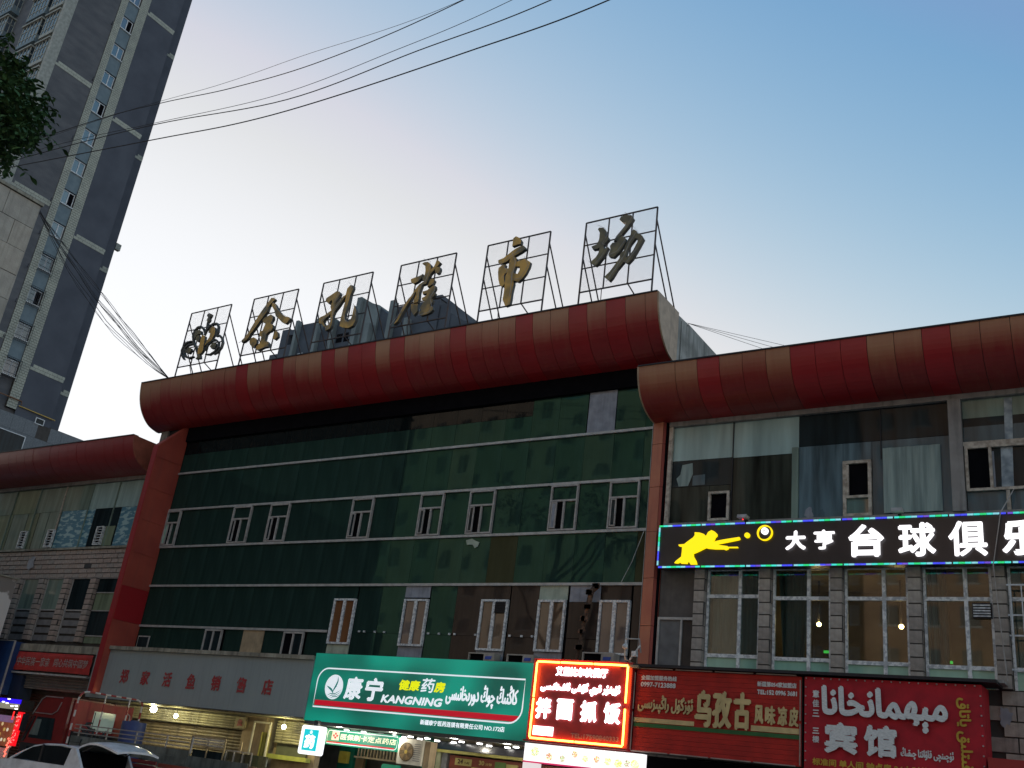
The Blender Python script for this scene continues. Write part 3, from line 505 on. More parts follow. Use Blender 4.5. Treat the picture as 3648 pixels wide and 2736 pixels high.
for x0, x1, op in [(-26.57, -25.76, 0), (-22.97, -22.12, 1)]:
    b = MB(); b.box(x0, x0 + .05, 21.93, 22.0, 4.3, 5.24); b.box(x1 - .05, x1, 21.93, 22, 4.3, 5.24); b.box(x0 + .05, x1 - .05, 21.931, 22, 5.19, 5.24); b.box((x0 + x1) / 2 - .03, (x0 + x1) / 2 + .03, 21.932, 22, 4.3, 5.19)
    w = b.build('window', M['winframe'], MH)
    box('pane', M['dark'] if op else M['darkglass'], w, x0 + .05, (x0 + x1) / 2 - .03, 21.97, 21.99, 4.3, 5.19); box('pane', M['darkglass'], w, (x0 + x1) / 2 + .03, x1 - .05, 21.97, 21.99, 4.3, 5.19)
b = MB(); b.box(-29.9, -29.3, 21.93, 21.96, 4.4, 4.95); w = b.build('window', M['winframe'], MH); box('pane', M['darkglass'], w, -29.86, -29.34, 21.92, 21.929, 4.4, 4.91)
for x in (-17.41, -17.03, -16.67, -16.49, -15.8, -14.7, -14.33, -14.0, -12.56, -19.0, -19.35, -19.75, -19.95):
    MB().box(x - .03, x + .03, 21.95, 21.985, 5.29, 5.34).build('bracket', M['pvc'], MH)
MB().prism([(-16.55, 7.93), (-16.35, 7.97), (-16.2, 7.9), (-16.08, 7.86), (-16.12, 7.74), (-16.22, 7.70), (-16.3, 7.80), (-16.5, 7.80)], 'y', 21.97, 21.98).build('paper_scrap', M['panelight'], MH)
MB().box(-12.0, -11.5, 21.962, 21.985, 4.5, 5.2)
# fallen lagging / cloth duct
b = MB(); pts = [(-12.15, 21.86, 6.62), (-12.28, 21.80, 6.45), (-12.33, 21.80, 6.1), (-12.40, 21.82, 5.8), (-12.46, 21.84, 5.5), (-12.50, 21.86, 5.1), (-12.6, 21.88, 4.6)]
b.tube(pts, .085, 7, r2=.04); 
for k in range(16):
    p = pts[k % 6]; b.box(p[0] - .12 + rnd.random() * .1, p[0] + .02 + rnd.random() * .1, p[1] - .1, p[1] - .05, p[2] - .1, p[2] - .02 + rnd.random() * .05)
b.build('cloth_duct', mat('mouldy_cloth', (.14, .085, .055), .9, col2=(.03, .02, .015), scale=9), label='mouldy cloth duct hanging in tatters between two tall windows', cat='duct')
b = MB(); b.tube([(-10.98, 21.9, 8.0), (-11.25, 21.88, 7.2), (-11.5, 21.88, 6.7)], .01, 5); b.build('hanging_wire', M['rail'], label='thin pale wire trailing over the green glass near the salmon pillar', cat='wire')

# rolled cornices
PROF = [(20.70, 14.12), (20.735, 13.85), (20.82, 13.50), (20.98, 13.16), (21.22, 12.87), (21.52, 12.66), (21.90, 12.56)]
PROFW = [(20.72, 12.00), (20.76, 11.72), (20.87, 11.42), (21.06, 11.17), (21.34, 10.99), (21.66, 10.89), (21.97, 10.86)]
def densify(pr, n=3):
    out = []
    P = [pr[0]] + pr + [pr[-1]]
    for i in range(1, len(P) - 2):
        for k in range(n):
            t = k / n; p0, p1, p2, p3 = P[i - 1], P[i], P[i + 1], P[i + 2]
            out.append(tuple(.5 * (2 * p1[j] + (p2[j] - p0[j]) * t + (2 * p0[j] - 5 * p1[j] + 4 * p2[j] - p3[j]) * t * t + (3 * p1[j] - p0[j] - 3 * p2[j] + p3[j]) * t ** 3) for j in (0, 1)))
    return out + [pr[-1]]
PD, PW = densify(PROF), densify(PROFW)
def sheet_mesh(pr, w, mt):
    b = MB(); g = .006
    for (ya, za), (yb, zb) in zip(pr, pr[1:]):
        b.quad((g - w, ya, za), (-g, ya, za), (-g, yb, zb), (g - w, yb, zb))
        b.quad((-g, ya, za), (-g, ya + .03, za), (-g, yb + .03, zb), (-g, yb, zb))
        b.quad((g - w, ya + .03, za), (g - w, ya, za), (g - w, yb, zb), (g - w, yb + .03, zb))
    me = b.mesh('cornice_sheet', mt)
    return me
def cornice(parent, pr, bounds, red, m_old, zt, cap, capx, depth_to=22.0):
    cache = {}
    for x1, x0 in zip(bounds, bounds[1:]):
        mid = (x0 + x1) / 2; isred = any(a < mid < c for a, c in red)
        key = (round(x1 - x0, 3), isred)
        if key not in cache: cache[key] = sheet_mesh(pr, x1 - x0, M['redfresh'] if isred else m_old)
        o = link('cornice_sheet', cache[key], parent, loc=(x1, rnd.uniform(-.004, .004), 0))
    back = [(y + .035, z) for y, z in pr]
    MB().prism(back + [(depth_to, pr[-1][1]), (depth_to, zt - .02)], 'x', bounds[-1] + .03, bounds[0] - .06).build('cornice_core', M['black'], parent)
    MB().box(bounds[-1], bounds[0], pr[0][0] - .03, pr[0][0] + .2, zt, zt + .035).build('edge_flashing', M['black'], parent)
    for cx in capx:
        MB().prism([(y - .012, z) for y, z in pr] + [(depth_to, pr[-1][1] + .0), (depth_to, zt - .01)], 'x', cx - .02, cx + .02).build('end_cap', cap, parent)
bm = [-10.47, -10.83] + [-10.83 - .5853 * k for k in range(1, 36)] + [-31.9]
cornice(MH, PD, bm, [(-12.0, -11.4), (-13.17, -12.58), (-14.93, -14.34), (-17.27, -16.68), (-19.61, -19.02), (-21.37, -20.19), (-22.54, -21.95), (-24.88, -24.29), (-26.64, -26.05)], M['fade_main'], 14.12, M['endcap'], (-10.45, -31.9))
# stained parapet side wall, with its crack
MB().prism([(21.05, 14.06), (22.68, 14.12), (22.64, 13.0), (22.3, 11.9), (21.95, 12.55), (21.6, 12.9), (21.3, 13.4)], 'x', -10.56, -10.49).build('parapet_wall', M['concrete'], MH)
MB().prism([(22.74, 14.13), (31, 14.0), (31, 11.6), (22.72, 11.6), (22.70, 13.0)], 'x', -10.56, -10.48).build('parapet_wall', M['concrete'], MH)
# pillars
# left fin: narrow street face and a wide inner face clad in sheets
b = MB(); b.prism([(20.85, 2.9), (22.0, 2.9), (22.0, 12.6), (21.88, 12.6), (20.85, 11.55)], 'x', -30.30, -30.055); b.build('pillar', M['redfin'], MH)
b = MB(); b.box(-30.31, -30.052, 20.835, 20.849, 2.9, 11.53); b.build('pillar_face', M['redfresh'], MH)
MB().prism([(20.87, 11.11), (21.99, 11.11), (21.99, 12.55), (21.86, 12.55), (20.87, 11.54)], 'x', -30.052, -30.035).build('cladding_sheet', M['redfin'], MH)
zs = [2.9, 4.1, 5.31, 6.47, 7.63, 8.8, 9.95, 11.1]
for i, (z0, z1) in enumerate(zip(zs, zs[1:])):
    MB().box(-30.052, -30.035, 20.87, 21.99, z0 + .006, z1 - .006).build('cladding_sheet', M['redfresh'] if i in (2,) else M['redfin'], MH, **({'label': 'bright red sheet low on the inner face of the pillar'} if i == 2 else {}))
box('pillar_cap', M['cement'], MH, -31.6, -31.2, 21.9, 22.05, 10.9, 12.7); box('corner_wall', M['black'], MH, -31.19, -30.31, 21.96, 22.2, 11.0, 12.7)
# right pillar: salmon sheets on the street face, red return
box('pillar', M['dark'], MH, -10.92, -10.50, 21.90, 22.3, 2.9, 12.6)
zs = [2.9, 4.48, 5.63, 6.79, 7.96, 9.12, 10.28, 11.45, 12.5]
for z0, z1 in zip(zs, zs[1:]):
    MB().prism([(-10.90, 21.88), (-10.60, 21.83), (-10.59, 21.9), (-10.90, 21.9)], 'z', z0 + .006, z1 - .006).build('cladding_sheet', M['orange'], MH)
    MB().prism([(-10.588, 21.832), (-10.49, 21.99), (-10.6, 21.99)], 'z', z0 + .006, z1 - .006).build('cladding_sheet', M['redfin'], MH)

# ------------------------------------------------------------------ left wing
LW = thing('left_wing', (-38, 22.0, 0), 'low left wing with teal upper panes and pink stone band under a dull red cornice', 'building')
box('wall', M['cement'], LW, -50, -31.0, 22.25, 34, 2.75, 11.9)
box('wall', M['cement'], LW, -50, -31.0, 22.35, 34, 0, 2.75)
box('backing', M['mortar'], LW, -50, -30.31, 22.03, 22.25, 2.75, 10.9)
box('roof', M['roof'], LW, -50, -31.5, 20.95, 34, 11.93, 11.99)
bl = [-31.5 - .5853 * k for k in range(0, 30)]
cornice(LW, PW, bl, [], M['fade_left'], 12.0, M['endcapred'], (-31.48,))
box('wall', M['redfin'], LW, -31.46, -30.32, 21.97, 22.02, 10.85, 12.02)
MB().box(-49, -31.0, 21.90, 22.03, 10.72, 10.87).build('head_beam', M['cement'], LW)
# upper glazing: opaque painted / papered panes, upper and lower rows
xs = [-30.32, -31.95, -33.4, -35.05, -36.85, -38.65, -40.4, -42.2, -44.0]
up = ['teal', 'teal', 'teal', 'tealdull', 'tealdull', 'greenboard', 'tealdull', 'greenboard']
for k, (x1, x0) in enumerate(zip(xs, xs[1:])):
    link('pane', pane(x1 - x0 - .05, 1.02, M[up[k]]), LW, loc=((x0 + x1) / 2, 22.0, 10.2), rot=(rnd.uniform(-.005, .005), 0, 0))
    link('mullion', MB().box(-.022, .022, 0, .06, -1.33, 1.33).mesh('mullion', M['oldpvc'] if k == 3 else M['tealdull']), LW, loc=(x0, 21.96, 9.42))
# blue cloud-pattern film (lower), dark board, louvres
def cloudfilm():
    m = mat('blue_cloud_film', (.05, .15, .20), .6); nt = m.node_tree; n = nt.nodes; l = nt.links
    tc = n.new('ShaderNodeTexCoord'); mp = n.new('ShaderNodeMapping'); mp.inputs['Scale'].default_value = (2.6, 1, 8)
    nz = n.new('ShaderNodeTexNoise'); nz.inputs['Scale'].default_value = 1.0; nz.inputs['Detail'].default_value = 3
    rp = n.new('ShaderNodeValToRGB'); rp.color_ramp.elements[0].position = .50; rp.color_ramp.elements[1].position = .56
    rp.color_ramp.elements[0].color = (.05, .19, .27, 1); rp.color_ramp.elements[1].color = (.30, .48, .50, 1)
    l.new(tc.outputs['Object'], mp.inputs[0]); l.new(mp.outputs[0], nz.inputs['Vector']); l.new(nz.outputs['Fac'], rp.inputs[0]); l.new(rp.outputs[0], n['Principled BSDF'].inputs['Base Color'])
    return m
CF = cloudfilm()
low = [CF, CF, M['darkglass'], CF, M['tealdull'], M['tealdull'], M['greenboard'], M['tealdull'], M['greenboard']]
xl = [-30.32, -31.95, -32.95, -34.55, -36.78, -37.6, -38.3, -39.1, -40.2, -42]
for k, (x1, x0) in enumerate(zip(xl, xl[1:])):
    MB().box(x0 + .03, x1 - .03, 22.0, 22.02, 8.16, 9.68).build('film_pane' if low[k] is CF else 'pane', low[k], LW)
def louvre(x, z0, parent):
    b = MB(); w, h = .42, .72
    b.box(x, x + .035, 21.88, 21.99, z0, z0 + h); b.box(x + w - .035, x + w, 21.88, 21.99, z0, z0 + h); b.box(x + .035, x + w - .035, 21.881, 21.99, z0, z0 + .035); b.box(x + .035, x + w - .035, 21.881, 21.99, z0 + h - .035, z0 + h)
    o = b.build('louvre_window', M['pvc'], parent)
    for k in range(6):
        zz = z0 + .06 + k * .105
        MB().prism([(21.89, zz), (21.95, zz + .05), (21.955, zz + .045), (21.895, zz - .005)], 'x', x + .04, x + w - .04).build('slat', M['pvc'], o)
    box('opening', M['dark'], o, x + .035, x + w - .035, 21.975, 21.985, z0 + .035, z0 + h - .035)
louvre(-34.0, 8.22, LW); louvre(-37.2, 8.20, LW); louvre(-39.1, 8.20, LW)
MB().box(-33.55, -33.0, 21.975, 21.995, 8.2, 8.95).build('board', M['greenboard'], LW)
MB().box(-48, -30.32, 21.90, 22.03, 8.08, 8.16).build('sill', M['coping'], LW)
# stone band, one block at a time
blk = {}
def block(w, h, d, mt):
    key = (round(w, 2), round(h, 2), d, mt.name)
    if key not in blk:
        b = MB(); e = .008; x, z = w / 2, h / 2
        b.v += [(-x, 0, -z), (x, 0, -z), (x, 0, z), (-x, 0, z), (-x + e, -d, -z + e), (x - e, -d, -z + e), (x - e, -d, z - e), (-x + e, -d, z - e)]
        b.f += [(4, 5, 6, 7), (0, 1, 5, 4), (1, 2, 6, 5), (2, 3, 7, 6), (3, 0, 4, 7)]; b.mi += [0] * 5
        blk[key] = b.mesh('stone_block', mt)
    return blk[key]
nr = 6; hh = (8.07 - 6.98) / nr
for r in range(nr):
    x = -30.33 + (.18 if r % 2 else 0) - .2
    k = 0
    while x > -41.2:
        w = rnd.choice((.42, .46, .5)); z = 6.98 + hh * (r + .5)
        if not (r == 2 and abs(x - w / 2 + 34.05) < .35):
            link('stone_block', block(w - .034, hh - .016, .045, rnd.choice(M['stone'])), LW, loc=(x - w / 2, 22.0 + rnd.uniform(0, .008), z))
        x -= w
MB().box(-34.4, -33.75, 21.98, 22.02, 7.36, 7.52).build('grille', M['black'], LW)
MB().box(-50, -30.3, 21.965, 22.03, 6.95, 6.985).build('ledge', M['cement'], LW)
def spl(name, x, z, s, m, parent, y=21.93):
    pts = []
    for k in range(18):
        a = 2 * pi * k / 18; rr = s * (.6 + .5 * rnd.random()); pts.append((x + rr * cos(a) * .7, z + rr * sin(a)))
    MB().prism(pts, 'y', y, y + .004).build(name, m, parent)
spl('plaster_splash', -37.75, 7.62, .32, M['panegrey'], LW)
# columns of stone, with window bays between
for cx in (-33.22, -34.88, -36.50, -38.1, -39.7):
    z = 4.62; n = 12; h = (6.94 - 4.62) / n
    for k in range(n):
        link('stone_block', block(.34, h - .020, .16, rnd.choice(M['stone'])), LW, loc=(cx + rnd.uniform(-.006, .006), 21.98 + rnd.uniform(0, .01), z + h * (k + .5)))
    MB().box(cx - .16, cx + .16, 21.84, 22.03, 4.62, 6.95).build('column_core', M['mortar'], LW)
for x0, x1 in ((-34.70, -33.40), (-36.32, -35.06), (-37.92, -36.68), (-39.5, -38.3)):
    b = MB(); b.box(x0, x0 + .06, 21.98, 22.02, 4.62, 6.94); b.box(x1 - .02, x1, 21.98, 22.02, 4.62, 6.94); b.box(x0 + .06, x1 - .02, 21.97, 22.019, 5.75, 5.80)
    w = b.build('window', M['winframe'], LW)
    box('pane', M['tealdull'] if x0 < -36 else M['darkglass'], w, x0 + .06, x1 - .02, 22.0, 22.012, 5.80, 6.94)
    for k in range(4):
        z0 = 4.64 + k * .285
        box('board', M['slab'], w, x0 + .06, x1 - .02, 21.99, 22.012, z0, z0 + .20)
b = MB(); b.box(-33.03, -30.3, 21.97, 22.0, 5.76, 5.80); b.box(-31.95, -31.88, 21.971, 22.0, 4.62, 5.76); b.box(-33.03, -30.3, 21.972, 22.0, 6.42, 6.45); b.box(-33.03, -31.95, 21.973, 22, 4.86, 4.9)
w = b.build('window', M['winframe'], LW); box('pane', M['darkglass'], w, -33.03, -31.95, 22.001, 22.012, 4.9, 5.76); box('pane', M['tealdull'], w, -31.88, -30.31, 22.001, 22.012, 4.62, 5.76)
box('pane', M['greenboard'], w, -33.03, -30.31, 22.001, 22.012, 5.80, 6.42); box('pane', M['darkglass'], w, -33.03, -30.31, 22.001, 22.012, 6.45, 6.94); box('board', M['greenboard'], w, -33.03, -31.95, 22.001, 22.012, 4.62, 4.86)
for k in range(9):
    x0 = -36.2 + k * .62
    MB().box(x0 + .01, x0 + .61, 21.25, 21.30, 4.16, 4.40).build('coping_slab', M['coping'], LW)
box('ledge', M['coping'], LW, -37.2, -30.3, 21.30, 22.02, 4.35, 4.42)
box('back_wall', M['cement'], LW, -37.0, -30.95, 21.6, 21.9, 3.35, 4.35)
slats(-36.9, -31.1, 22.25, 0.13, 2.9, .10, .03).build('shutter', mat('grey_roller_shutter', (.16, .15, .14), .6, .2, streak=.3), LW)
b = MB(); b.box(-36.9, -31.1, 21.45, 22.2, 2.9, 3.35); b.build('shutter_housing', M['cement'], LW)
slats(-36.9, -31.1, 21.44, 2.92, 3.33, .10, .03).build('shutter_housing_face', mat('dark_ribbed_metal', (.11, .105, .095), .6), LW)
b = MB(); b.box(-36.6, -31.1, 21.2, 21.45, 3.36, 3.42); b.build('flashing', M['rail'], LW)

# ------------------------------------------------------------------ right wing
RW = thing('right_wing', (-4, 22.0, 0), 'shabby right wing with blue-grey glazing above stone columns and tall white windows', 'building')
box('wall', M['cement'], RW, -10.46, 9, 25.6, 34, 2.7, 11.9)
box('wall', M['dark'], RW, -10.46, 9, 22.9, 34, 0, 2.7)
box('backing', M['dark'], RW, -10.45, 9, 22.05, 22.2, 8.05, 10.86)
box('roof', M['roof'], RW, -10.8, 9, 20.95, 34, 11.93, 11.99)
br = [8.6 - .5853 * k for k in range(0, 33)]
# keep the joints where the photo shows them: one falls at -9.27
off = -9.27 - min(br, key=lambda q: abs(q + 9.27)); br = [q + off for q in br if q + off > -10.8] + [-10.88]
cornice(RW, PW, br, [(-9.3, -8.67), (-6.95, -5.17), (-4.03, -3.40), (-1.1, -.5), (1.9, 3.1)], M['fade_wing'], 12.0, M['endcap'], (-10.88,))
MB().box(-10.46, 9, 21.90, 22.2, 10.74, 10.87).build('head_beam', M['cement'], RW)
MB().box(-10.46, -10.36, 21.92, 22.04, 8.15, 10.74).build('jamb', M['oldpvc'], RW)
MB().box(-10.46, 9, 21.9, 22.2, 8.05, 8.17).build('sill', M['cement'], RW)
def P2(x0, x1, z0, z1, m, name='pane', y=22.0, **kw): return MB().box(x0, x1, y, y + .015, z0, z1).build(name, m, RW, **kw)
P2(-10.35, -8.75, 9.82, 10.73, M['teal']); P2(-8.73, -7.10, 9.80, 10.73, M['teal'])
P2(-10.35, -8.75, 9.12, 9.81, M['darkglass']); P2(-10.35, -9.33, 8.18, 9.11, M['mossglass']); P2(-9.32, -8.75, 8.95, 9.11, M['mossglass'])
P2(-8.73, -7.26, 8.18, 9.79, M['mossglass'])
P2(-7.09, -5.22, 9.95, 10.73, M['darkglass']); P2(-5.20, -3.76, 9.95, 10.73, M['darkglass'])
P2(-7.09, -6.07, 8.18, 9.94, M['bluefilm']); P2(-6.06, -5.42, 9.5, 9.94, M['bluefilm']); P2(-5.41, -3.76, 8.18, 9.94, M['bluelow'])
MB().box(-7.25, -7.10, 21.95, 22.02, 8.18, 9.93).build('mullion', M['tealdull'], RW)
MB().box(-8.75, -8.73, 21.97, 22.0, 8.18, 10.73).build('mullion', M['black'], RW)
MB().box(-5.22, -5.20, 21.97, 22.0, 9.5, 10.73).build('mullion', M['black'], RW)
def cloth(x0, x1, z0, z1, y, m, name='curtain', parent=None, n=26, amp=.03, taper=0.):
    b = MB(); rows = 6; base = []
    ph = [rnd.random() * 6 for _ in range(4)]
    for r in range(rows + 1):
        t = r / rows; row = []
        for k in range(n + 1):
            u = k / n; xx = x0 + (x1 - x0) * (u * (1 - taper * t) + taper * t * .5 * (1 if taper else 0))
            yy = y + amp * (sin(u * 23 + ph[0] + t) + .6 * sin(u * 41 + ph[1]))
            row.append((xx, yy, z1 + (z0 - z1) * t))
        base.append(row)
    for r in range(rows):
        for k in range(n):
            b.quad(base[r][k], base[r][k + 1], base[r + 1][k + 1], base[r + 1][k])
    return b.build(name, m, parent, smooth=True)
cloth(-5.17, -3.95, 8.22, 9.74, 21.955, M['curtain'], parent=RW, amp=.008)
MB().prism([(-10.15, 9.14), (-10.22, 9.35), (-10.12, 9.45), (-10.08, 9.7), (-9.80, 9.74), (-9.78, 9.45), (-9.9, 9.14)], 'y', 21.992, 21.996).build('curtain', M['curtain'], RW)
MB().prism([(-9.78, 9.14), (-9.78, 9.4), (-9.45, 9.42), (-9.45, 9.15)], 'y', 21.992, 21.996).build('paper', M['bluelow'], RW)
spl('paper_scrap', -6.85, 8.30, .16, M['panegrey'], RW, 21.99); spl('paper_scrap', -6.55, 8.27, .12, M['bluelow'], RW, 21.988)
def frame(x0, x1, z0, z1, t, m, parent=RW, name='window', y=21.93, d=.1):
    b = MB(); b.box(x0, x0 + t, y, y + d, z0, z1); b.box(x1 - t, x1, y, y + d, z0, z1); b.box(x0 + t, x1 - t, y + .001, y + d - .001, z0, z0 + t); b.box(x0 + t, x1 - t, y + .001, y + d - .001, z1 - t, z1)
    return b
w = frame(-9.32, -8.78, 8.20, 8.94, .06, M['oldpvc']).build('window', M['oldpvc'], RW); box('opening', M['dark'], w, -9.26, -8.84, 22.0, 22.02, 8.26, 8.88)
b = frame(-6.06, -5.43, 8.17, 9.49, .07, M['oldpvc']); b.box(-5.99, -5.50, 21.93, 22.03, 8.60, 8.66); w = b.build('window', M['oldpvc'], RW)
box('opening', M['dark'], w, -5.99, -5.50, 22.0, 22.02, 8.66, 9.42); box('pane', glassy('cracked_teal_glass', (.08, .16, .15), .1, noise=.7), w, -5.99, -5.50, 22.0, 22.015, 8.24, 8.60)
MB().box(-5.99, -5.93, 21.94, 21.99, 8.66, 9.40).build('sash', M['oldpvc'], w)
MB().box(-3.74, -3.48, 21.85, 22.05, 8.17, 10.74).build('column', M['cement'], RW)
P2(-3.47, 9, 10.30, 10.73, M['tealdull']); P2(-3.47, 9, 9.75, 10.10, M['bluelow']); P2(-3.47, 9, 10.10, 10.30, M['darkglass'])
MB().box(-3.48, 9, 21.93, 22.05, 9.64, 9.73).build('rail', M['oldpvc'], RW)
for x0 in (-3.46, -1.6, .3):
    b = frame(x0, x0 + 1.35, 8.62, 9.64, .06, M['oldpvc']); b.box(x0 + .47, x0 + .53, 21.93, 22.03, 8.68, 9.58); w = b.build('window', M['oldpvc'], RW)
    box('opening', M['dark'], w, x0 + .06, x0 + .47, 22.0, 22.02, 8.68, 9.58); box('pane', M['darkglass'], w, x0 + .53, x0 + 1.29, 22.0, 22.015, 8.68, 9.58)
    MB().box(x0 + .53, x0 + .57, 21.99, 21.999, 8.7, 9.5).build('curtain', M['panegrey'], w)
    P2(x0, x0 + .75, 8.17, 8.61, M['bluelow']); MB().box(x0 + .76, x0 + .83, 21.93, 22.02, 8.17, 8.61).build('mullion', M['oldpvc'], RW); P2(x0 + .84, x0 + 1.8, 8.17, 8.61, M['bluefilm'])
b = MB(); pts = [(-2.82, 8.9), (-2.65, 9.7), (-2.72, 10.4), (-2.55, 10.7)]
b.prism([(-2.78, 8.7), (-2.55, 8.7), (-2.52, 9.6), (-2.75, 9.6)], 'y', 21.985, 21.989); b.prism([(-2.66, 9.75), (-2.5, 9.75), (-2.46, 10.7), (-2.62, 10.7)], 'y', 21.985, 21.989)
b.build('peeling_banner', mat('torn_white_sheet', (.38, .44, .47), .8, col2=(.10, .14, .17), scale=4, detail=10), RW)
# first floor of the right wing: columns and windows with a room behind
box('panel', mat('dull_brown_panel', (.11, .10, .09), .7, streak=.2), RW, -10.47, -9.55, 21.97, 22.03, 5.86, 7.05)
MB().box(-10.47, -9.55, 21.93, 22.03, 5.80, 5.86).build('rail', M['rail'], RW)
b = MB(); b.box(-10.47, -10.42, 21.93, 22.03, 4.5, 5.80); b.box(-9.88, -9.83, 21.93, 22.03, 4.5, 5.80); w = b.build('door_frame', M['rail'], RW)
box('door', mat('grey_door', (.13, .14, .145), .5), w, -10.42, -9.88, 21.97, 22.03, 4.5, 5.80); box('panel', mat('dark_brown_panel', (.06, .045, .035), .7), w, -9.83, -9.55, 21.98, 22.03, 4.5, 5.80)
CX = [-9.40, -7.805, -6.195, -4.57, -2.95, -1.33, .29, 1.9, 3.5]
for cx in CX:
    n = 9; z0, z1 = 4.55, 7.03; h = (z1 - z0) / n
    for k in range(n):
        link('stone_block', block(.27, h - .014, .15, rnd.choice(M['greystone'])), RW, loc=(cx + rnd.uniform(-.005, .005), 21.97 + rnd.uniform(0, .012), z0 + h * (k + .5)))
    MB().box(cx - .128, cx + .128, 21.838, 22.12, z0, z1).build('column_core', M['mortar'], RW)
box('lintel', M['cement'], RW, -10.46, 9, 21.95, 22.2, 7.05, 8.05)
box('floor', M['cement'], RW, -10.46, 9, 22.13, 25.6, 4.2, 4.4)
box('ceiling', mat('room_ceiling', (.12, .10, .08), .9), RW, -10.46, 9, 22.21, 25.6, 7.2, 7.3)
box('back_wall', mat('brown_room_wall', (.085, .07, .05), .9), RW, -10.46, 9, 25.3, 25.55, 4.41, 7.19)
for k, x in enumerate((-7.8, -4.57, -1.3)):
    box('partition', mat('ochre_partition_%d' % k, (.10, .08, .05), .9), RW, x - .05, x + .05, 22.3, 25.29, 4.41, 7.19)
CG = clear_glass('clear_glass', .06, (.70, .78, .74))
for i, (a, c) in enumerate(zip(CX, CX[1:])):
    x0, x1 = a + .15, c - .14; zt, zs_ = 6.33 + (.04 if i == 0 else 0), 5.02 - .02 * min(i, 3)
    xm = x0 + (x1 - x0) * (.62 if i < 5 else .6)
    t = .055; y = 21.96
    b = MB(); b.box(x0, x0 + t, y, y + .08, 4.55, 7.03); b.box(x1 - t, x1, y, y + .08, 4.55, 7.03); b.box(xm - t * .7, xm + t * .7, y + .001, y + .079, 4.55, 6.97)
    b.box(x0 + t, xm - t * .7, y + .002, y + .078, zt - .04, zt + .04); b.box(xm + t * .7, x1 - t, y + .002, y + .078, zt - .04, zt + .04)
    b.box(x0 + t, xm - t * .7, y + .002, y + .078, zs_ - .05, zs_ + .03); b.box(xm + t * .7, x1 - t, y + .002, y + .078, zs_ - .05, zs_ + .03)
    b.box(x0 + t, x1 - t, y + .003, y + .077, 6.97, 7.03)
    w = b.build('window', M['pvc'], RW)
    for (p, q) in ((x0 + t, xm - t * .7), (xm + t * .7, x1 - t)):
        box('pane', CG, w, p, q, 22.0, 22.006, zt + .04, 6.97); box('pane', CG, w, p, q, 22.0, 22.006, zs_ + .03, zt - .04)
        box('spandrel', M['mint'], w, p, q, 22.0, 22.02, 4.56, zs_ - .05)
    if i in (0,): cloth(x0 + .08, x1 - .05, 4.95, 7.0, 22.22, M['sheer'], parent=RW)
    if i == 1: cloth(x0 + .05, x0 + .78, 4.95, 7.0, 22.22, M['sheer'], parent=RW, taper=.35)
    if i == 3: cloth(x0 + .05, x0 + .42, 4.95, 7.0, 22.22, M['sheer'], parent=RW)
    if i > 3: cloth(x0 + .05, x1 - .1, 4.95, 7.0, 22.22, M['sheer'], parent=RW)
b = MB(); b.box(-3.48, -3.12, 21.93, 21.955, 5.93, 6.24)
for k in range(5): b.box(-3.46, -3.14, 21.90, 21.93, 5.96 + k * .055, 5.985 + k * .055, 1)
b.build('vent_louvre', [M['black'], M['pvc']], RW)
# white security grille in front of the last window in view
b = MB()
for k in range(7): b.box(-2.74 + k * .2, -2.72 + k * .2, 21.70, 21.72, 4.9, 6.55)
for z in (4.9, 5.55, 5.95, 6.55): b.box(-2.80, -1.45, 21.72, 21.74, z, z + .03)
b.build('security_grille', M['white'], label='white barred security grille over the window at the right edge', cat='grille')
# wall of grey blocks under the last window
box('wall', M['mortar'], RW, -3.35, 9, 21.99, 22.5, 2.7, 4.55)
for r in range(6):
    x = -3.3 + (.25 if r % 2 else 0)
    while x < 4:
        link('stone_block', block(.485, .275, .05, rnd.choice(M['greystone'])), RW, loc=(x + .25, 21.99 + rnd.uniform(0, .01), 2.95 + r * .29)); x += .5
spl('plaster_splash', -3.0, 4.05, .2, M['panegrey'], RW, 21.93)
box('awning', M['redfresh'], RW, -3.2, 3, 20.9, 21.9, 2.3, 3.2)
box('ledge', M['cement'], RW, -10.47, -2.9, 21.35, 21.94, 4.60, 4.66)
# two lit wall lamps and an exit sign inside
for (x, z, s) in ((-7.22, 6.14, 1.), (-5.33, 6.12, .7)):
    t = thing('wall_lamp', (x, 24, z), 'bright globe lamp glowing behind the %s white window' % ('second' if x < -6 else 'third'), 'lamp', 'globe lamps inside the upstairs room')
    MB().sphere((x, 24, z), .055, 8).build('globe', emis('lamp_globe_%d' % (s * 10), (1, .62, .25), 30), t, smooth=True)
    MB().box(x - .02, x + .02, 23.98, 24.02, z + .05, 7.19).build('stem', M['black'], t)
    lamp('lamp_light', (x, 23.9, z), 16 * s, (1, .55, .2), .06, t)
for (x, z, n, nm) in ((-7.04, 5.50, '→', 'second'), (-4.32, 5.36, '', 'fourth')):
    t = thing('exit_sign', (x, 24, z), 'small green lit exit sign behind the %s white window' % nm, 'sign', 'green exit signs')
    MB().box(x - .07, x + .05, 24.0, 24.03, z - .03, z + .03).build('panel', emis('exit_green_' + nm, (.08, .7, .10), 1.0), t)
    if n: MB().prism([(x + .07, z - .01), (x + .07, z + .01), (x + .12, z + .01), (x + .12, z + .035), (x + .17, z), (x + .12, z - .035), (x + .12, z - .01)], 'y', 24, 24.02).build('arrow', emis('exit_arrow', (.1, 1, .12), 2.5), t)
lamp('room_light', (-4.0, 24.6, 5.1), 12, (1, .65, .3), .1, RW)
lamp('room_light', (-1.6, 23.4, 5.2), 8, (1, .8, .35), .1, RW)
lamp('room_light', (-5.6, 24.7, 4.9), 8, (1, .6, .25), .1, RW)
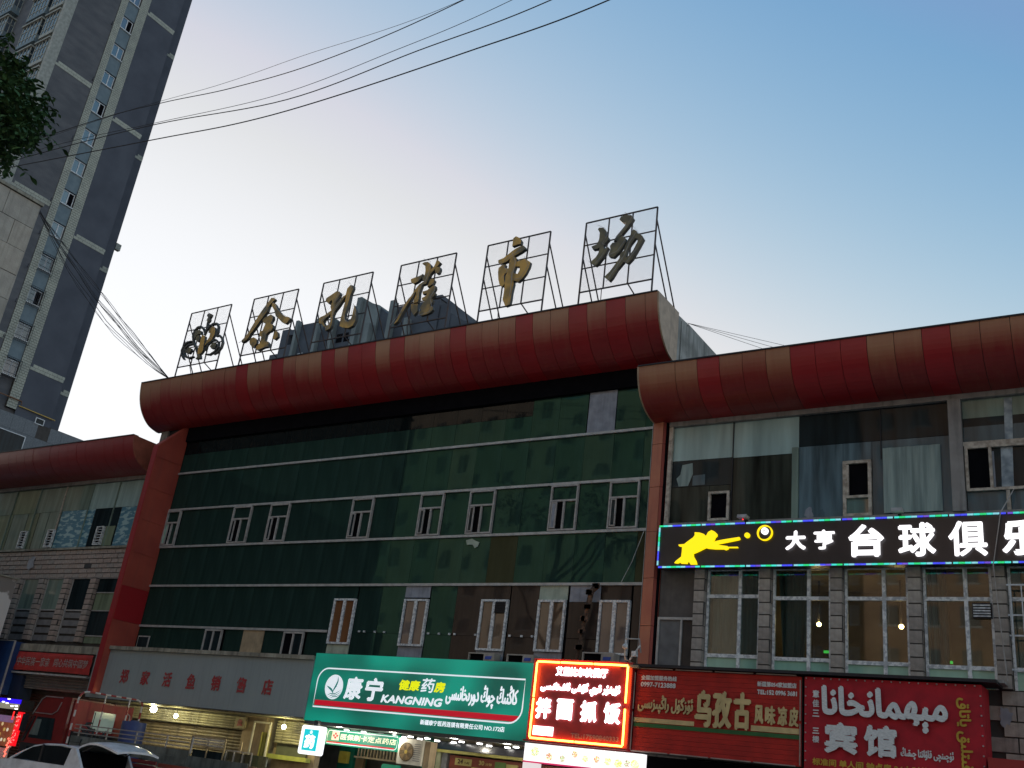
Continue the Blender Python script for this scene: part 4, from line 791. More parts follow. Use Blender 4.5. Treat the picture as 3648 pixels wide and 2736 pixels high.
# ------------------------------------------------------------------ apartment tower far left
TW = thing('apartment_tower', (-80, 36, 0), 'very tall dark grey apartment tower with pale brick strips on its side wall', 'apartment tower')
TX = -72.0; TT = 92.0
box('wall', M['towerwall'], TW, -100, TX, 31.0, 34.40, 0, TT)
box('wall', M['towerwall'], TW, -100, TX - .25, 34.40, 37.02, 0, TT)
box('wall', M['towerwall2'], TW, -100, TX, 37.02, 40.0, 23.2, TT)
box('wall', M['towerwall2'], TW, -100, -75.0, 40.0, 42.45, 20, TT)
box('corner_post', M['towertrim'], TW, TX - .35, TX + .03, 30.15, 31.0, 20, TT)
box('wall', M['towerwall'], TW, -90, TX - .36, 30.9, 31.0, 20, TT)
box('strip_wall', M['mortar'], TW, TX - .25, TX - .0, 34.41, 35.04, 23.6, TT)
box('strip_wall', M['mortar'], TW, TX - .25, TX - .0, 36.2, 37.01, 23.6, TT)
b = MB()
for (y0, y1) in ((34.44, 35.05), (36.20, 37.0)):
    n = 2 if y1 - y0 < .7 else 3; w = (y1 - y0) / n; z = 23.6; r = 0
    while z < TT - .2:
        o = w * .5 if r % 2 else 0
        for k in range(-1, n + 1):
            a, c = y0 + k * w + o + .012, y0 + (k + 1) * w + o - .012
            a = max(a, y0); c = min(c, y1)
            if c - a > .05: b.box(TX, TX + .035, a, c, z + .012, z + .19)
        z += .205; r += 1
def bandbricks(b, y0, y1, z, X=TX):
    for r in range(2):
        y = y0 + (.2 if r else 0)
        while y < y1 - .05:
            c = min(y + .42, y1); b.box(X, X + .03, y + .01, c - .01, z + .25 * r + .01, z + .25 * r + .24); y = c
for k in range(0, 6):
    z = 27.0 + 11.75 * k
    if k >= 0:
        bandbricks(b, 37.02, 40.0, z); bandbricks(b, 41.65, 42.45, z + .1, -75.0)
    bandbricks(b, 31.0, 34.40, z + 1.4 if k >= 0 else 30)
b.build('brickwork', M['brick'], TW, kind='stuff')
cage = MB()
for k in range(-9, 12):
    z = 59.86 - 3.027 * k
    if z > TT - 2: continue
    bb = MB(); y0, y1, z0, z1 = 35.10, 36.15, z - .62, z + .62; X = TX - .2
    bb.box(X, X + .07, y0, y0 + .06, z0, z1); bb.box(X, X + .07, y1 - .06, y1, z0, z1); bb.box(X, X + .07, y0 + .06, y1 - .06, z0, z0 + .06); bb.box(X, X + .07, y0 + .06, y1 - .06, z1 - .06, z1); bb.box(X, X + .07, 35.60, 35.68, z0 + .06, z1 - .06)
    w = bb.build('window', M['white'], TW)
    box('pane', M['towerglass'], w, X, X + .03, y0 + .06, 35.60, z0 + .06, z1 - .06); box('pane', M['towerglass'] if k % 3 else M['dark'], w, X, X + .03, 35.68, y1 - .06, z0 + .06, z1 - .06)
    MB().box(TX - .25, TX - .06, 35.05, 36.2, z + .70, z + 3.027 - .66).build('spandrel', M['towerblue'], TW)
    MB().box(TX - .25, TX + .05, 35.06, 36.19, z0 - .08, z0 - .002).build('sill', M['white'], w)
    if k >= 8:
        c = MB()
        for q in range(9): c.box(TX + .2, TX + .22, 35.02 + q * .15, 35.04 + q * .15, z0 - .35, z1 + .1)
        for zz in (z0 - .35, z0 + .1, z1 - .3, z1 + .08): c.box(TX + .18, TX + .2, 35.0, 36.26, zz, zz + .03)
        for yy in (35.0, 36.24): c.box(TX + .04, TX + .18, yy, yy + .02, z0 - .35, z0 - .32); c.box(TX + .04, TX + .18, yy, yy + .02, z1 + .05, z1 + .08)
        c.build('window_cage', M['black'], w)
    if k % 2 == 0 or k > 5:
        q = MB(); q.tube([(TX + .03, 34.3, z - 1.1), (TX + .35, 34.15, z - .95), (TX + .4, 34.12, z - 1.25)], .035, 5); q.build('pipe_stub', M['black'], TW)
b = MB(); b.box(-74.95, -74.6, 41.4, 42.9, 44.2, 45.1)
MB().box(-75.3, -74.95, 42.46, 42.95, 41.4, 42.0).build('condenser', M['towertrim'], TW)
# enclosed balconies on the street front
for col_, (x0, x1) in enumerate(((-74.45, -72.45), (-78.0, -75.2), (-84.5, -82.0))):
    for k in range(-2, 10):
        zt = 57.1 - 3.03 * k + (.15 if col_ else 0); z0 = zt - 2.05
        if zt > TT: continue
        b = MB(); b.box(x0, x1, 30.1, 30.9, z0 - .35, z0); b.box(x0 + .03, x1 - .03, 30.2, 30.9, z0, z0 + .45)
        bay = b.build('balcony', M['towerblue'] if col_ else M['towertrim'], TW)
        MB().box(x0 - .1, x1 + .1, 30.0, 30.9, zt, zt + .14).build('cover_slab', M['towertrim'], bay)
        f_ = MB(); n = 4 if col_ == 0 else 5
        for q in range(n + 1): xx = x0 + .02 + (x1 - x0 - .1) * q / n; f_.box(xx, xx + .07, 30.12, 30.2, z0, zt)
        f_.box(x0 + .02, x1 - .02, 30.13, 30.19, z0 + .45, z0 + .53); f_.box(x0 + .02, x1 - .02, 30.13, 30.19, z0 + 1.35, z0 + 1.42)
        for yy in (30.5, 30.83): f_.box(x1 - .08, x1, yy, yy + .06, z0, zt)
        f_.box(x1 - .08, x1, 30.2, 30.9, z0 + 1.35, z0 + 1.42)
        f_.build('balcony_frame', M['towertrim'], bay)
        g_ = MB(); g_.box(x0 + .05, x1 - .05, 30.16, 30.165, z0, zt); g_.box(x1 - .04, x1 - .035, 30.166, 30.9, z0, zt); g_.build('pane', M['towerglass'], bay)
# podium in granite panels
box('podium', M['mortar'], TW, -100, TX - .02, 30.6, 60, 0, 23.28)
for r in range(7):
    for k in range(22):
        y = 30.7 + k * 1.05; z = 23.25 - 1.15 * (r + 1)
        if (r, k) in ((0, 8),): continue
        key = ('gp', (r * 7 + k * 3) % 3)
        if key not in PANE: PANE[key] = MB().box(0, .03, 0, 1.035, 0, 1.135).mesh('granite_panel', M['podium'][key[1]])
        link('granite_panel', PANE[key], TW, loc=(TX - .02, y, z))
def podwin(y, z, w_, h_):
    bb = MB(); bb.box(TX + .01, TX + .06, y, y + .06, z, z + h_); bb.box(TX + .01, TX + .06, y + w_ - .06, y + w_, z, z + h_); bb.box(TX + .01, TX + .059, y + .06, y + w_ - .06, z, z + .06); bb.box(TX + .01, TX + .059, y + .06, y + w_ - .06, z + h_ - .06, z + h_)
    w = bb.build('window', M['white'], TW); box('pane', M['darkglass'], w, TX + .012, TX + .03, y + .06, y + w_ - .06, z + .06, z + h_ - .06)
podwin(38.7, 23.15, .75, .5); podwin(36.2, 19.3, 2.2, 2.6); podwin(33.3, 24.5, 1.0, .9)
MB().tube([(TX + .1, 31.2, 24.35), (TX + .1, 37.2, 24.35), (TX + .12, 37.25, 24.1)], .045, 6).build('pipe', M['rust'], TW)
MB().tube([(TX + .1, 37.1, 23.95), (TX + .1, 40.2, 23.9)], .05, 6).build('pipe', M['yellowpipe'], TW)
# shrub on the left-wing roof
def foliage(c, rad, n, size, seed=0, squash=1.):
    q = random.Random(seed); b = MB()
    for _ in range(n):
        while True:
            p = Vector((q.uniform(-1, 1), q.uniform(-1, 1), q.uniform(-1, 1)))
            if p.length < 1: break
        p = Vector((p.x * rad[0], p.y * rad[1], p.z * rad[2])) + Vector(c)
        leaf(b, p, size * q.uniform(.6, 1.25), q)
    return b
def leaf(b, p, s, q, droop=.4):
    a = q.uniform(0, 2 * pi); d = Vector((cos(a), sin(a), q.uniform(-.9, .2))).normalized(); sd_ = d.cross(Vector((q.uniform(-.4, .4), q.uniform(-.4, .4), 1))).normalized()
    up_ = sd_.cross(d)
    t = p + d * s; m1 = p + d * s * .42
    i = len(b.v)
    b.v += [tuple(p), tuple(m1 + sd_ * s * .27 - up_ * s * .06), tuple(p + d * s * .75 + sd_ * s * .2 - up_ * s * .12), tuple(t - up_ * s * .25), tuple(p + d * s * .75 - sd_ * s * .2 - up_ * s * .12), tuple(m1 - sd_ * s * .27 - up_ * s * .06), tuple(m1 + up_ * .02 * s)]
    k = q.choice((0, 0, 1, 2))
    for f_ in ((0, 6, 1), (1, 6, 2), (2, 6, 3), (3, 6, 4), (4, 6, 5), (5, 6, 0)): b.f.append(tuple(i + x for x in f_)); b.mi.append(k)
RS = thing('shrub', (-44.5, 24.0, 12.0), 'leafy shrub poking above the dull red cornice at the left', 'shrub')
foliage((-45.2, 24.0, 13.0), (1.0, .5, .55), 170, .42, 5).build('crown', M['leaf'], RS)
MB().tube([(-45.2, 24, 11.99), (-45.1, 24, 12.8)], .05, 5).build('stem', M['bark'], RS)

# ------------------------------------------------------------------ beige stone building and peeling annexe, far left
SB = thing('stone_building', (-40, 14, 0), 'pale beige stone-clad building with a plain flat top at the left edge', 'building')
box('wall', M['mortar'], SB, -44, -36.04, 3, 16.86, 0, 20.7)
key = None
for r in range(7):
    for k in range(10):
        y1 = 16.86 - k * 1.3 + (.55 if r % 2 else 0); y1 = min(y1, 16.87); y0 = 16.86 - (k + 1) * 1.3 + (.55 if r % 2 else 0)
        z0 = 20.72 - (r + 1) * 1.05
        MB().box(-36.04, -36.0 + rnd.uniform(-.01, .01), y0 + .01, y1 - .01, z0 + .01, z0 + 1.04).build('stone_panel', M['beige'][rnd.randrange(3)], SB)
for k in range(2): box('back_panel', M['beige'][k], SB, -44 + k * 4, -40.02 + k * 3.98, 16.87, 16.9, 12, 20.7)
MB().box(-44.1, -35.93, 2.9, 16.95, 20.74, 20.86).build('coping', M['coping'], SB)
AN = thing('annexe', (-38, 19, 0), 'low annexe wall in peeling white paint at the left edge', 'building')
box('wall', M['whitepaint'], AN, -44, -36.0, 16.96, 20.6, 0, 6.60)
MB().box(-44, -35.95, 16.96, 20.66, 6.605, 6.66).build('coping', M['coping'], AN)

# ------------------------------------------------------------------ grey rooftops far behind the letters
FB = thing('far_apartment_block', (-100, 105, 0), 'grey stepped rooftop of a far apartment block showing between the gold letters', 'apartment block')
def fb(x0, x1, z0, z1, y=100, d=10, m='farwall', nm='rooftop_block'): return box(nm, M[m], FB, x0, x1, y, y + d, z0, z1)
fb(-121, -78.5, 0, 61.8, 101, 14, nm='wall')
fb(-121.0, -119.3, 61.8, 62.9, 100); fb(-119.2, -117.4, 61.5, 67.2, 100, 3); fb(-117.4, -115.6, 66.0, 66.95, 100, 3); fb(-117.4, -115.6, 61.5, 64.2, 100, 3)
fb(-115.5, -114.9, 55, 68.0, 99.2, 1, 'farfin', 'fin'); fb(-114.9, -110.9, 55, 67.5, 100); fb(-110.8, -110.1, 55, 67.6, 99.2, 1, 'farfin', 'fin'); fb(-110.1, -107.4, 55, 65.4, 100)
fb(-107.3, -106.6, 55, 67.0, 99.2, 1, 'farfin', 'fin'); fb(-106.6, -102.8, 55, 66.8, 100); fb(-103.3, -102.5, 63, 68.5, 99.6, 4)
fb(-102.3, -101.4, 55, 69.8, 99.0, 1.2, 'farfin', 'fin')
MB().prism([(-101.4, 55), (-97.9, 55), (-97.9, 68.0), (-99.4, 68.6), (-101.4, 69.8)], 'y', 99.6, 108).build('rooftop_block', M['farfin'], FB)
MB().prism([(-97.9, 55), (-94.6, 55), (-94.6, 65.1), (-97.9, 67.8)], 'y', 100, 109).build('rooftop_block', M['farwall'], FB)
fb(-99.2, -98.3, 55, 64.6, 98.6, .9, 'farfin', 'fin'); fb(-95.2, -94.5, 55, 68.0, 99.0, 1.2, 'farfin', 'fin'); fb(-94.5, -86.2, 55, 67.3, 100); fb(-88.2, -86, 67.2, 67.9, 100, 4); fb(-86.1, -84.0, 55, 66.3, 100.2)
fb(-91.8, -91.1, 55, 64.5, 99.0, 1, 'farfin', 'fin')
MB().prism([(-84.0, 55), (-79.5, 55), (-79.5, 62.2), (-81.5, 63.0), (-84.0, 64.6)], 'y', 100.3, 109).build('rooftop_block', M['farwall'], FB)
for x in (-106.2, -104.6): 
    w = box('window', M['dark'], FB, x, x + 1.2, 99.93, 100.0, 60.2, 61.7); w = box('window', M['dark'], FB, x, x + 1.2, 99.93, 100.0, 62.9, 64.4)
box('window', M['white'], FB, -114.3, -113.2, 99.9, 100.0, 60.2, 62.2); box('window', M['dark'], FB, -88.6, -87.2, 99.93, 100, 65.3, 65.9)

# ------------------------------------------------------------------ blocks across the street (behind the viewpoint; seen mirrored in the green glass)
def block_b(x0, x1, y0, y1, h, label, m, wx, wz):
    t = thing('apartment_block', ((x0 + x1) / 2, y1, 0), label, 'apartment block')
    box('wall', m, t, x0, x1, y0, y1, 0, h)
    b = MB(); f_ = MB(); z = 3.6
    while z < h - 2:
        x = x0 + 1.4
        while x < x1 - 2:
            b.box(x, x + 1.2, y1, y1 + .03, z, z + 1.3); f_.box(x - .12, x + 1.32, y1 + .031, y1 + .05, z - .14, z - .02); f_.box(x + .57, x + .63, y1 + .031, y1 + .05, z, z + 1.3)
            x += wx
        z += wz
    b.build('windows', M['opp_glass'], t, kind='stuff'); f_.build('window_frames', M['white'], t, kind='stuff')
M['opp_glass'] = glassy('opposite_window_glass', (.16, .16, .15), .10)
block_b(-70, -26, -40, -24, 34, 'cream apartment block across the street, mirrored in the left of the green glass', mat('opp_wall_cream', (.56, .50, .42), .9, scale=.5), 3.0, 3.1)
block_b(-24, -4, -44, -28, 44, 'brown apartment block across the street, mirrored in the right of the green glass', mat('opp_wall_brown', (.46, .33, .24), .9, scale=.5), 2.6, 2.9)
block_b(-2, 40, -40, -25, 34, 'sand coloured apartment block across the street beside the brown one', mat('opp_wall_sand', (.54, .48, .40), .9, scale=.5), 3.0, 3.1)
block_b(-125, -73, -38, -22, 30, 'long sand coloured block added out of view across the street, hiding sky from the left panes', mat('opp_wall_long', (.54, .48, .40), .9, scale=.5), 3.2, 3.1)  # added out of view to keep bright sky out of the left wing panes
# ------------------------------------------------------------------ rooftop letters
NAMES = [('logo', 'leftmost rooftop frame carrying the curled golden plume emblem', None), ('gold', 'rooftop frame with the golden brush character beginning with a peaked roof stroke', '金'),
         ('kong', 'third rooftop frame from the left with a golden hooked brush character', '孔'), ('que', 'rooftop frame whose tall tangled golden character overlaps the grey far roof', '雀'),
         ('shi', 'rooftop frame with the golden character that ends in one long downstroke', '市'), ('chang', 'rightmost rooftop frame, at the roof corner, with a dark wide character', '场')]
def wire_mesh(x0, x1, z0, z1, y, pitch):
    b = MB(); w = .0016; n = int((x1 - x0 + z1 - z0) / pitch)
    for k in range(1, n):
        s_ = k * pitch
        a = (x0 + max(0, s_ - (z1 - z0)), min(z1, z0 + s_)); c = (x0 + min(s_, x1 - x0), max(z0, z0 + s_ - (x1 - x0)))
        b.bar((a[0], y, a[1]), (c[0], y, c[1]), .0017)
        b.bar((x1 + x0 - a[0], y + .003, a[1]), (x1 + x0 - c[0], y + .003, c[1]), .0017)
    return b
for i, (key, lab, ch) in enumerate(NAMES):
    x0 = -30.10 + 3.435 * i; x1 = x0 + 2.235; Y = 20.78; zf, zb, zt = 14.14, 14.57, 16.83
    t = thing('rooftop_letter', (x0 + 1.1, Y, 14.14), lab, 'rooftop letter', 'rooftop letters on steel frames')
    f_ = MB(); w = .038
    for k in range(4):
        xx = x0 + (x1 - x0) * k / 3
        f_.bar((xx, Y, zf if k in (0, 3) else zb), (xx, Y, zt), w if k in (0, 3) else w * .85)
        f_.bar((x0, Y + .002, zb + (zt - zb) * k / 3), (x1, Y + .002, zb + (zt - zb) * k / 3), w * (.9 if k in (0, 3) else .75))
    f_.build('frame', M['framesteel'], t)
    for xx in (x0, x1):
        for za, yb in ((16.45, 22.35), (15.68, 21.85)):
            MB().bar((xx, Y, za), (xx + (.02 if xx == x1 else .0), yb, 14.12), w * .8).build('brace', M['framesteel'], t)
    MB().bar((x0 + .7, Y, zb), (x0 + .42, Y + .5, 14.13), w * .6).build('brace', M['framesteel'], t)
    MB().bar((x0 + 1.5, Y, zb), (x0 + 1.62, Y + .9, 14.13), w * .7).build('brace', M['framesteel'], t)
    wire_mesh(x0, x1, zb, zt, Y + .015, .075 if i < 5 else .06).build('wire_mesh', M['framesteel'], t)
    polys, ribs = GLYPHS[key]
    face = M['gold'] if i in (0, 1, 2, 3) else M['goldfaint'] if i == 5 else M['gold']
    if i == 0:
        face0 = M['goldfaint']
    for k, p in enumerate(polys):
        P_ = [(x0 + a, 14.2 + c) for a, c in p]
        yf = 20.61 + .004 * k
        fm = face if not (i == 0 and k in (0, 1, 2, 4, 5, 7)) else M['goldfaint']
        MB().prism(P_, 'y', yf, 20.73 + .001 * k, 0, 1).build('stroke', [fm, M['goldside']], t)
        tb = MB(); q = P_[::2]
        cx_ = sum(a for a, c in q) / len(q); cz_ = sum(c for a, c in q) / len(q)
        loop = [(cx_ + (a - cx_) * 1.10 - .03, yf - .05, cz_ + (c - cz_) * 1.07 + .03) for a, c in q[:max(3, len(q) * 2 // 3)]]
        if len(loop) > 3: tb.tube(loop, .006, 4); tb.build('neon_tube', M['tube'], t)
    for k, p in enumerate(ribs):
        pts = [(x0 + a, 14.2 + c) for a, c in p]; b = MB(); n = len(pts)
        L_, R_ = [], []
        for j, (a, c) in enumerate(pts):
            pa = pts[max(j - 1, 0)]; pb = pts[min(j + 1, n - 1)]; d = Vector((pb[0] - pa[0], pb[1] - pa[1])).normalized(); wd = .034 * (.55 if j in (0, n - 1) else 1)
            L_.append((a - d.y * wd, c + d.x * wd)); R_.append((a + d.y * wd, c - d.x * wd))
        for j in range(n - 1):
            b.prism([L_[j], R_[j], R_[j + 1], L_[j + 1]], 'y', 20.625 + .003 * k + .0007 * j, 20.73, 0)
        b.build('scroll', M['goldside'], t)

# ------------------------------------------------------------------ billiards club sign
CS = thing('club_sign', (-4, 21.6, 6.97), 'long black lit sign with yellow billiard player and white letters, blue-green light border', 'sign')
box('panel', mat('black_sign_panel', (.018, .016, .020), .35, coat=.2), CS, -10.40, 2.4, 21.60, 21.9, 6.98, 8.02)
Yn = emis('sign_yellow', (1, .72, .0), 1.25); Wn = emis('sign_white', (1, .97, 1), 1.6); SW = mat('sign_letter_side', (.5, .5, .5), .5)
GLOW = emis('sign_white_return', (1, .95, 1), .8)
MB().prism([tuple(p) for p in GLYPHS['player'][0][0]], 'y', 21.53, 21.59).build('billiard_player', Yn, CS)
MB().disc((-8.15, 21.53, 7.70), .062, 'y', 20, .06).build('ball', Yn, CS)
b = MB(); n = 36
for k in range(n):
    a0, a1 = 2 * pi * k / n, 2 * pi * (k + 1) / n
    b.prism([(-7.73 + r_ * cos(a), 7.745 + r_ * sin(a)) for r_, a in ((.155, a0), (.182, a0), (.182, a1), (.155, a1))], 'y', 21.53, 21.59)
b.build('ring', Yn, CS)
MB().disc((-7.735, 21.54, 7.79), .082, 'y', 24, .05).build('eight_ball', Wn, CS); text('8', -7.765, -7.715, 7.76, 7.82, 21.538, M['winframe'], CS, depth=.002)
for s_, a, c, z0, z1, bo in [('大', -7.24, -6.77, 7.32, 7.77, .022), ('亨', -6.60, -6.13, 7.32, 7.77, .016), ('台', -5.84, -5.08, 7.13, 7.86, .036), ('球', -4.80, -4.04, 7.12, 7.86, .026),
                         ('俱', -3.80, -3.06, 7.11, 7.86, .022), ('乐', -2.80, -2.06, 7.11, 7.86, .034), ('部', -1.80, -1.04, 7.11, 7.86, .026)]:
    text(s_, a, c, z0, z1, 21.60, Wn, CS, name='character', depth=.07, bold=bo, side=GLOW)
seg = [emis('led_green', (.02, .75, .22), 1.1), emis('led_cyan', (.05, .75, .65), 1.2), emis('led_blue', (.06, .08, 1.), 1.1), emis('led_pale', (.25, .65, .75), 1.2), emis('led_violet', (.2, .1, .8), .9)]
def ledm(mt, w, vert):
    b = MB(); n = 5
    for k in range(n):
        a = w * (k + .12) / n; c = w * (k + .88) / n
        if vert: b.prism([(0.006, a), (.054, a), (.042, c), (.018, c)], 'y', 0, .012)
        else: b.prism([(a, .006), (c, .018), (c, .042), (a, .054)], 'y', 0, .012)
    return b.mesh('led_segment', mt)
order = [0, 1, 3, 2, 2, 3, 1, 0, 1, 3, 2, 4, 1]
LC = {}
def led(x, z, w, k, vert=False):
    key = (order[k % len(order)], round(w, 2), vert)
    if key not in LC: LC[key] = ledm(seg[key[0]], w, vert)
    link('led_segment', LC[key], CS, loc=(x, 21.56, z))
k = 0; x = -10.40
while x < 1.9:
    w = .118 if (k % 9) else .10
    led(x, 7.97, w, k); led(x + .03, 6.955, w, k + 4); x += w + (.03 if k % 9 == 8 else .004); k += 1
for q in range(8): led(-10.42, 7.03 + q * .118, .114, q + 2, True)
for (x, z) in ((-8.23, 8.09), (-4.78, 8.09)):
    t = thing('floodlight', (x, 21.5, z), 'small unlit floodlight on top of the club sign %s' % ('near its left end' if x < -8 else 'above its middle characters'), 'floodlight', 'floodlights on the club sign')
    MB().prism([(21.35, z - .01), (21.58, z - .0), (21.60, z + .06), (21.38, z + .07)], 'x', x - .11, x + .11).build('housing', M['winframe'], t); MB().box(x - .02, x + .02, 21.59, 21.75, z - .04, z + .03).build('bracket', M['black'], t)
    if x < -8: MB().sphere((x + .02, 21.40, z - .05), .016, 4).build('indicator', emis('red_dot', (1, .02, .02), 3), t)
MB().tube([(-2.55, 21.9, 8.6), (-2.78, 21.5, 8.0), (-2.98, 21.5, 6.9), (-2.95, 21.6, 6.0), (-2.9, 21.8, 4.7)], .012, 5).build('cable', M['winframe'], label='pale cable hanging across the club sign at the right', cat='cable')

# ------------------------------------------------------------------ pharmacy sign
PS = thing('pharmacy_sign', (-17, 21.1, 2.7), 'long green lit pharmacy sign with white leaf logo and red stripe', 'sign')
def backlit():
    m = bpy.data.materials.new('green_backlit_film'); m.use_nodes = True; nt = m.node_tree; n = nt.nodes; l = nt.links; b = n['Principled BSDF']
    b.inputs['Base Color'].default_value = (0, .12, .085, 1); b.inputs['Roughness'].default_value = .35
    tc = n.new('ShaderNodeTexCoord'); mp = n.new('ShaderNodeMapping'); mp.inputs['Scale'].default_value = (.75, 1, 1.1); l.new(tc.outputs['Object'], mp.inputs[0])
    nz = n.new('ShaderNodeTexNoise'); nz.inputs['Scale'].default_value = .9; nz.inputs['Detail'].default_value = .5; l.new(mp.outputs[0], nz.inputs['Vector'])
    rp = n.new('ShaderNodeValToRGB'); rp.color_ramp.elements[0].position = .36; rp.color_ramp.elements[1].position = .68
    rp.color_ramp.elements[0].color = (.0, .085, .062, 1); rp.color_ramp.elements[1].color = (.0, .36, .25, 1); l.new(nz.outputs['Fac'], rp.inputs[0])
    l.new(rp.outputs[0], b.inputs['Emission Color']); b.inputs['Emission Strength'].default_value = .66 / EXPO
    return m
box('light_box', M['mortar'], PS, -20.63, -13.22, 21.12, 21.95, 2.70, 4.54)
box('face', backlit(), PS, -20.62, -13.23, 21.10, 21.12, 2.71, 4.53)
Wp = emis('backlit_white', (.80, .88, .95), .72, (.7, .7, .7)); Rp = emis('backlit_red', (.55, .0, .02), .6, (.5, .01, .02)); Yp = emis('backlit_yellow', (.75, .80, .0), .8, (.6, .6, .02))
def rline(pts, wd, y, m, parent, name='border_line'):
    b = MB(); n = len(pts); L_, R_ = [], []
    for j, (a, c) in enumerate(pts):
        pa = pts[(j - 1) % n]; pb = pts[(j + 1) % n]; d = Vector((pb[0] - pa[0], pb[1] - pa[1])).normalized()
        L_.append((a - d.y * wd, c + d.x * wd)); R_.append((a + d.y * wd, c - d.x * wd))
    for j in range(n):
        k = (j + 1) % n; b.quad((L_[j][0], y, L_[j][1]), (R_[j][0], y, R_[j][1]), (R_[k][0], y, R_[k][1]), (L_[k][0], y, L_[k][1]))
    return b.build(name, m, parent)
def rr(x0, x1, z0, z1, rad, corners):
    P_ = []
    for (cx_, cz_, a0, on) in ((x0, z0, 180, corners[0]), (x1, z0, 270, corners[1]), (x1, z1, 0, corners[2]), (x0, z1, 90, corners[3])):
        if on:
            ox = cx_ + (rad if cx_ == x0 else -rad); oz = cz_ + (rad if cz_ == z0 else -rad)
            P_ += [(ox + rad * cos(radians(a0 + 90 * k / 7)), oz + rad * sin(radians(a0 + 90 * k / 7))) for k in range(8)]
        else: P_.append((cx_, cz_))
    return P_
rline(rr(-20.38, -13.50, 3.09, 4.13, .36, (0, 1, 0, 1)), .019, 21.094, Wp, PS)
MB().prism([(-20.34, 3.13), (-13.72, 3.13), (-13.64, 3.18), (-13.58, 3.27), (-20.34, 3.27)], 'y', 21.095, 21.099).build('red_stripe', Rp, PS)
lg = [( -19.72 + .33 * cos(2 * pi * k / 28), 3.64 + .33 * sin(2 * pi * k / 28)) for k in range(28)]
lo = MB().prism(lg, 'y', 21.092, 21.098).build('leaf_logo', Wp, PS)
Gp = emis('logo_green', (.0, .22, .2), .7)
def curve_sh(pts, w_, y, m, par, nm):
    b = MB(); n = len(pts)
    for j in range(n - 1):
        wa, wb = w_ * sin(pi * (j + .15) / (n - .7)), w_ * sin(pi * (j + 1.15) / (n - .7)) if j + 1 < n - 1 else .002
        (a, c), (d_, e_) = pts[j], pts[j + 1]; dd = Vector((d_ - a, e_ - c)).normalized()
        b.quad((a - dd.y * wa, y, c + dd.x * wa), (a + dd.y * wa, y, c - dd.x * wa), (d_ + dd.y * wb, y, e_ - dd.x * wb), (d_ - dd.y * wb, y, e_ + dd.x * wb))
    return b.build(nm, m, par)
curve_sh([(-19.98, 3.66), (-19.9, 3.62), (-19.8, 3.57), (-19.74, 3.52), (-19.70, 3.46)], .03, 21.088, Gp, lo, 'leaf'); curve_sh([(-19.62, 3.92), (-19.60, 3.8), (-19.64, 3.68), (-19.70, 3.58), (-19.74, 3.48)], .03, 21.0875, Gp, lo, 'leaf')
for q in range(3): curve_sh([(-19.93 + .07 * q, 3.40 - .03 * q), (-19.80 + .05 * q, 3.46 - .04 * q), (-19.62 + .03 * q, 3.47 - .04 * q), (-19.42, 3.58 - .06 * q)], .012, 21.0865, Gp, lo, 'leaf')
text('康', -19.31, -18.68, 3.34, 3.95, 21.098, Wp, PS, depth=.006, bold=.022, italic=.05); text('宁', -18.58, -17.95, 3.34, 3.95, 21.098, Wp, PS, depth=.006, bold=.026, italic=.05)
text('健康', -17.42, -16.72, 3.68, 3.95, 21.098, Yp, PS, depth=.006, bold=.012, italic=.08); text('药', -16.68, -16.24, 3.66, 4.02, 21.098, Wp, PS, depth=.006, bold=.008, italic=.08); text('房', -16.25, -15.90, 3.68, 3.95, 21.098, Yp, PS, depth=.006, bold=.014, italic=.08)
text('KANGNING', -17.97, -15.92, 3.33, 3.54, 21.098, Wp, PS, depth=.006, bold=.014, italic=.18)
text('كاڭنىڭ چوڭ دورىخانىسى', -15.84, -13.66, 3.38, 3.97, 21.098, Wp, PS, depth=.006, bold=.013, arab=True)
text('新疆康宁医药连锁有限责任公司 NO.172店', -16.54, -13.94, 2.87, 3.0, 21.098, Wp, PS, depth=.005, bold=.0035)
# soffit with downlights and the recessed shop front
SF = thing('pharmacy_shop', (-17, 23.6, 0), 'recessed pharmacy shop front under the green sign with red posters', 'shop front')
box('soffit', mat('dark_soffit', (.05, .055, .06), .35), SF, -20.6, -13.25, 21.12, 24.0, 2.62, 2.70)
DL = emis('downlight_glow', (1, .97, .92), 14)
DLP = ((-18.56, 22.63), (-18.68, 23.18), (-17.84, 22.42), (-18.07, 23.14), (-17.3, 22.47), (-17.51, 23.2), (-16.93, 23.19), (-16.06, 22.34), (-15.46, 22.31), (-15.64, 23.02), (-15.0, 22.93), (-14.29, 22.24), (-19.6, 22.5), (-19.3, 22.9), (-20.2, 22.45), (-20.35, 22.95))
for (x, y) in DLP:
    row_ = sorted(q_ for q_ in DLP if (q_[1] > 22.8) == (y > 22.8)); n_ = row_.index((x, y))
    t = thing('downlight', (x, y, 2.62), '%s from the left in the %s row of white downlights under the pharmacy sign' % (('first', 'second', 'third', 'fourth', 'fifth', 'sixth', 'seventh', 'eighth', 'ninth', 'tenth')[n_], 'back' if y > 22.8 else 'front'), 'downlight', 'downlights under the pharmacy sign')
    MB().disc((x, y, 2.596), .075, 'z', 16, .02).build('lens', DL, t); MB().disc((x, y, 2.617), .095, 'z', 16, .004).build('trim', M['winframe'], t)
for x in (-19.5, -17.6, -15.6, -14.0): lamp('downlight_fill', (x, 21.35, 2.55), 30, (1, .93, .78), .1, SF)  # added fill lamps, forward of the downlights, to light the air conditioner
box('wall', mat('shop_dark_wall', (.07, .065, .05), .7), SF, -20.6, -13.25, 24.0, 24.05, 0, 2.62)
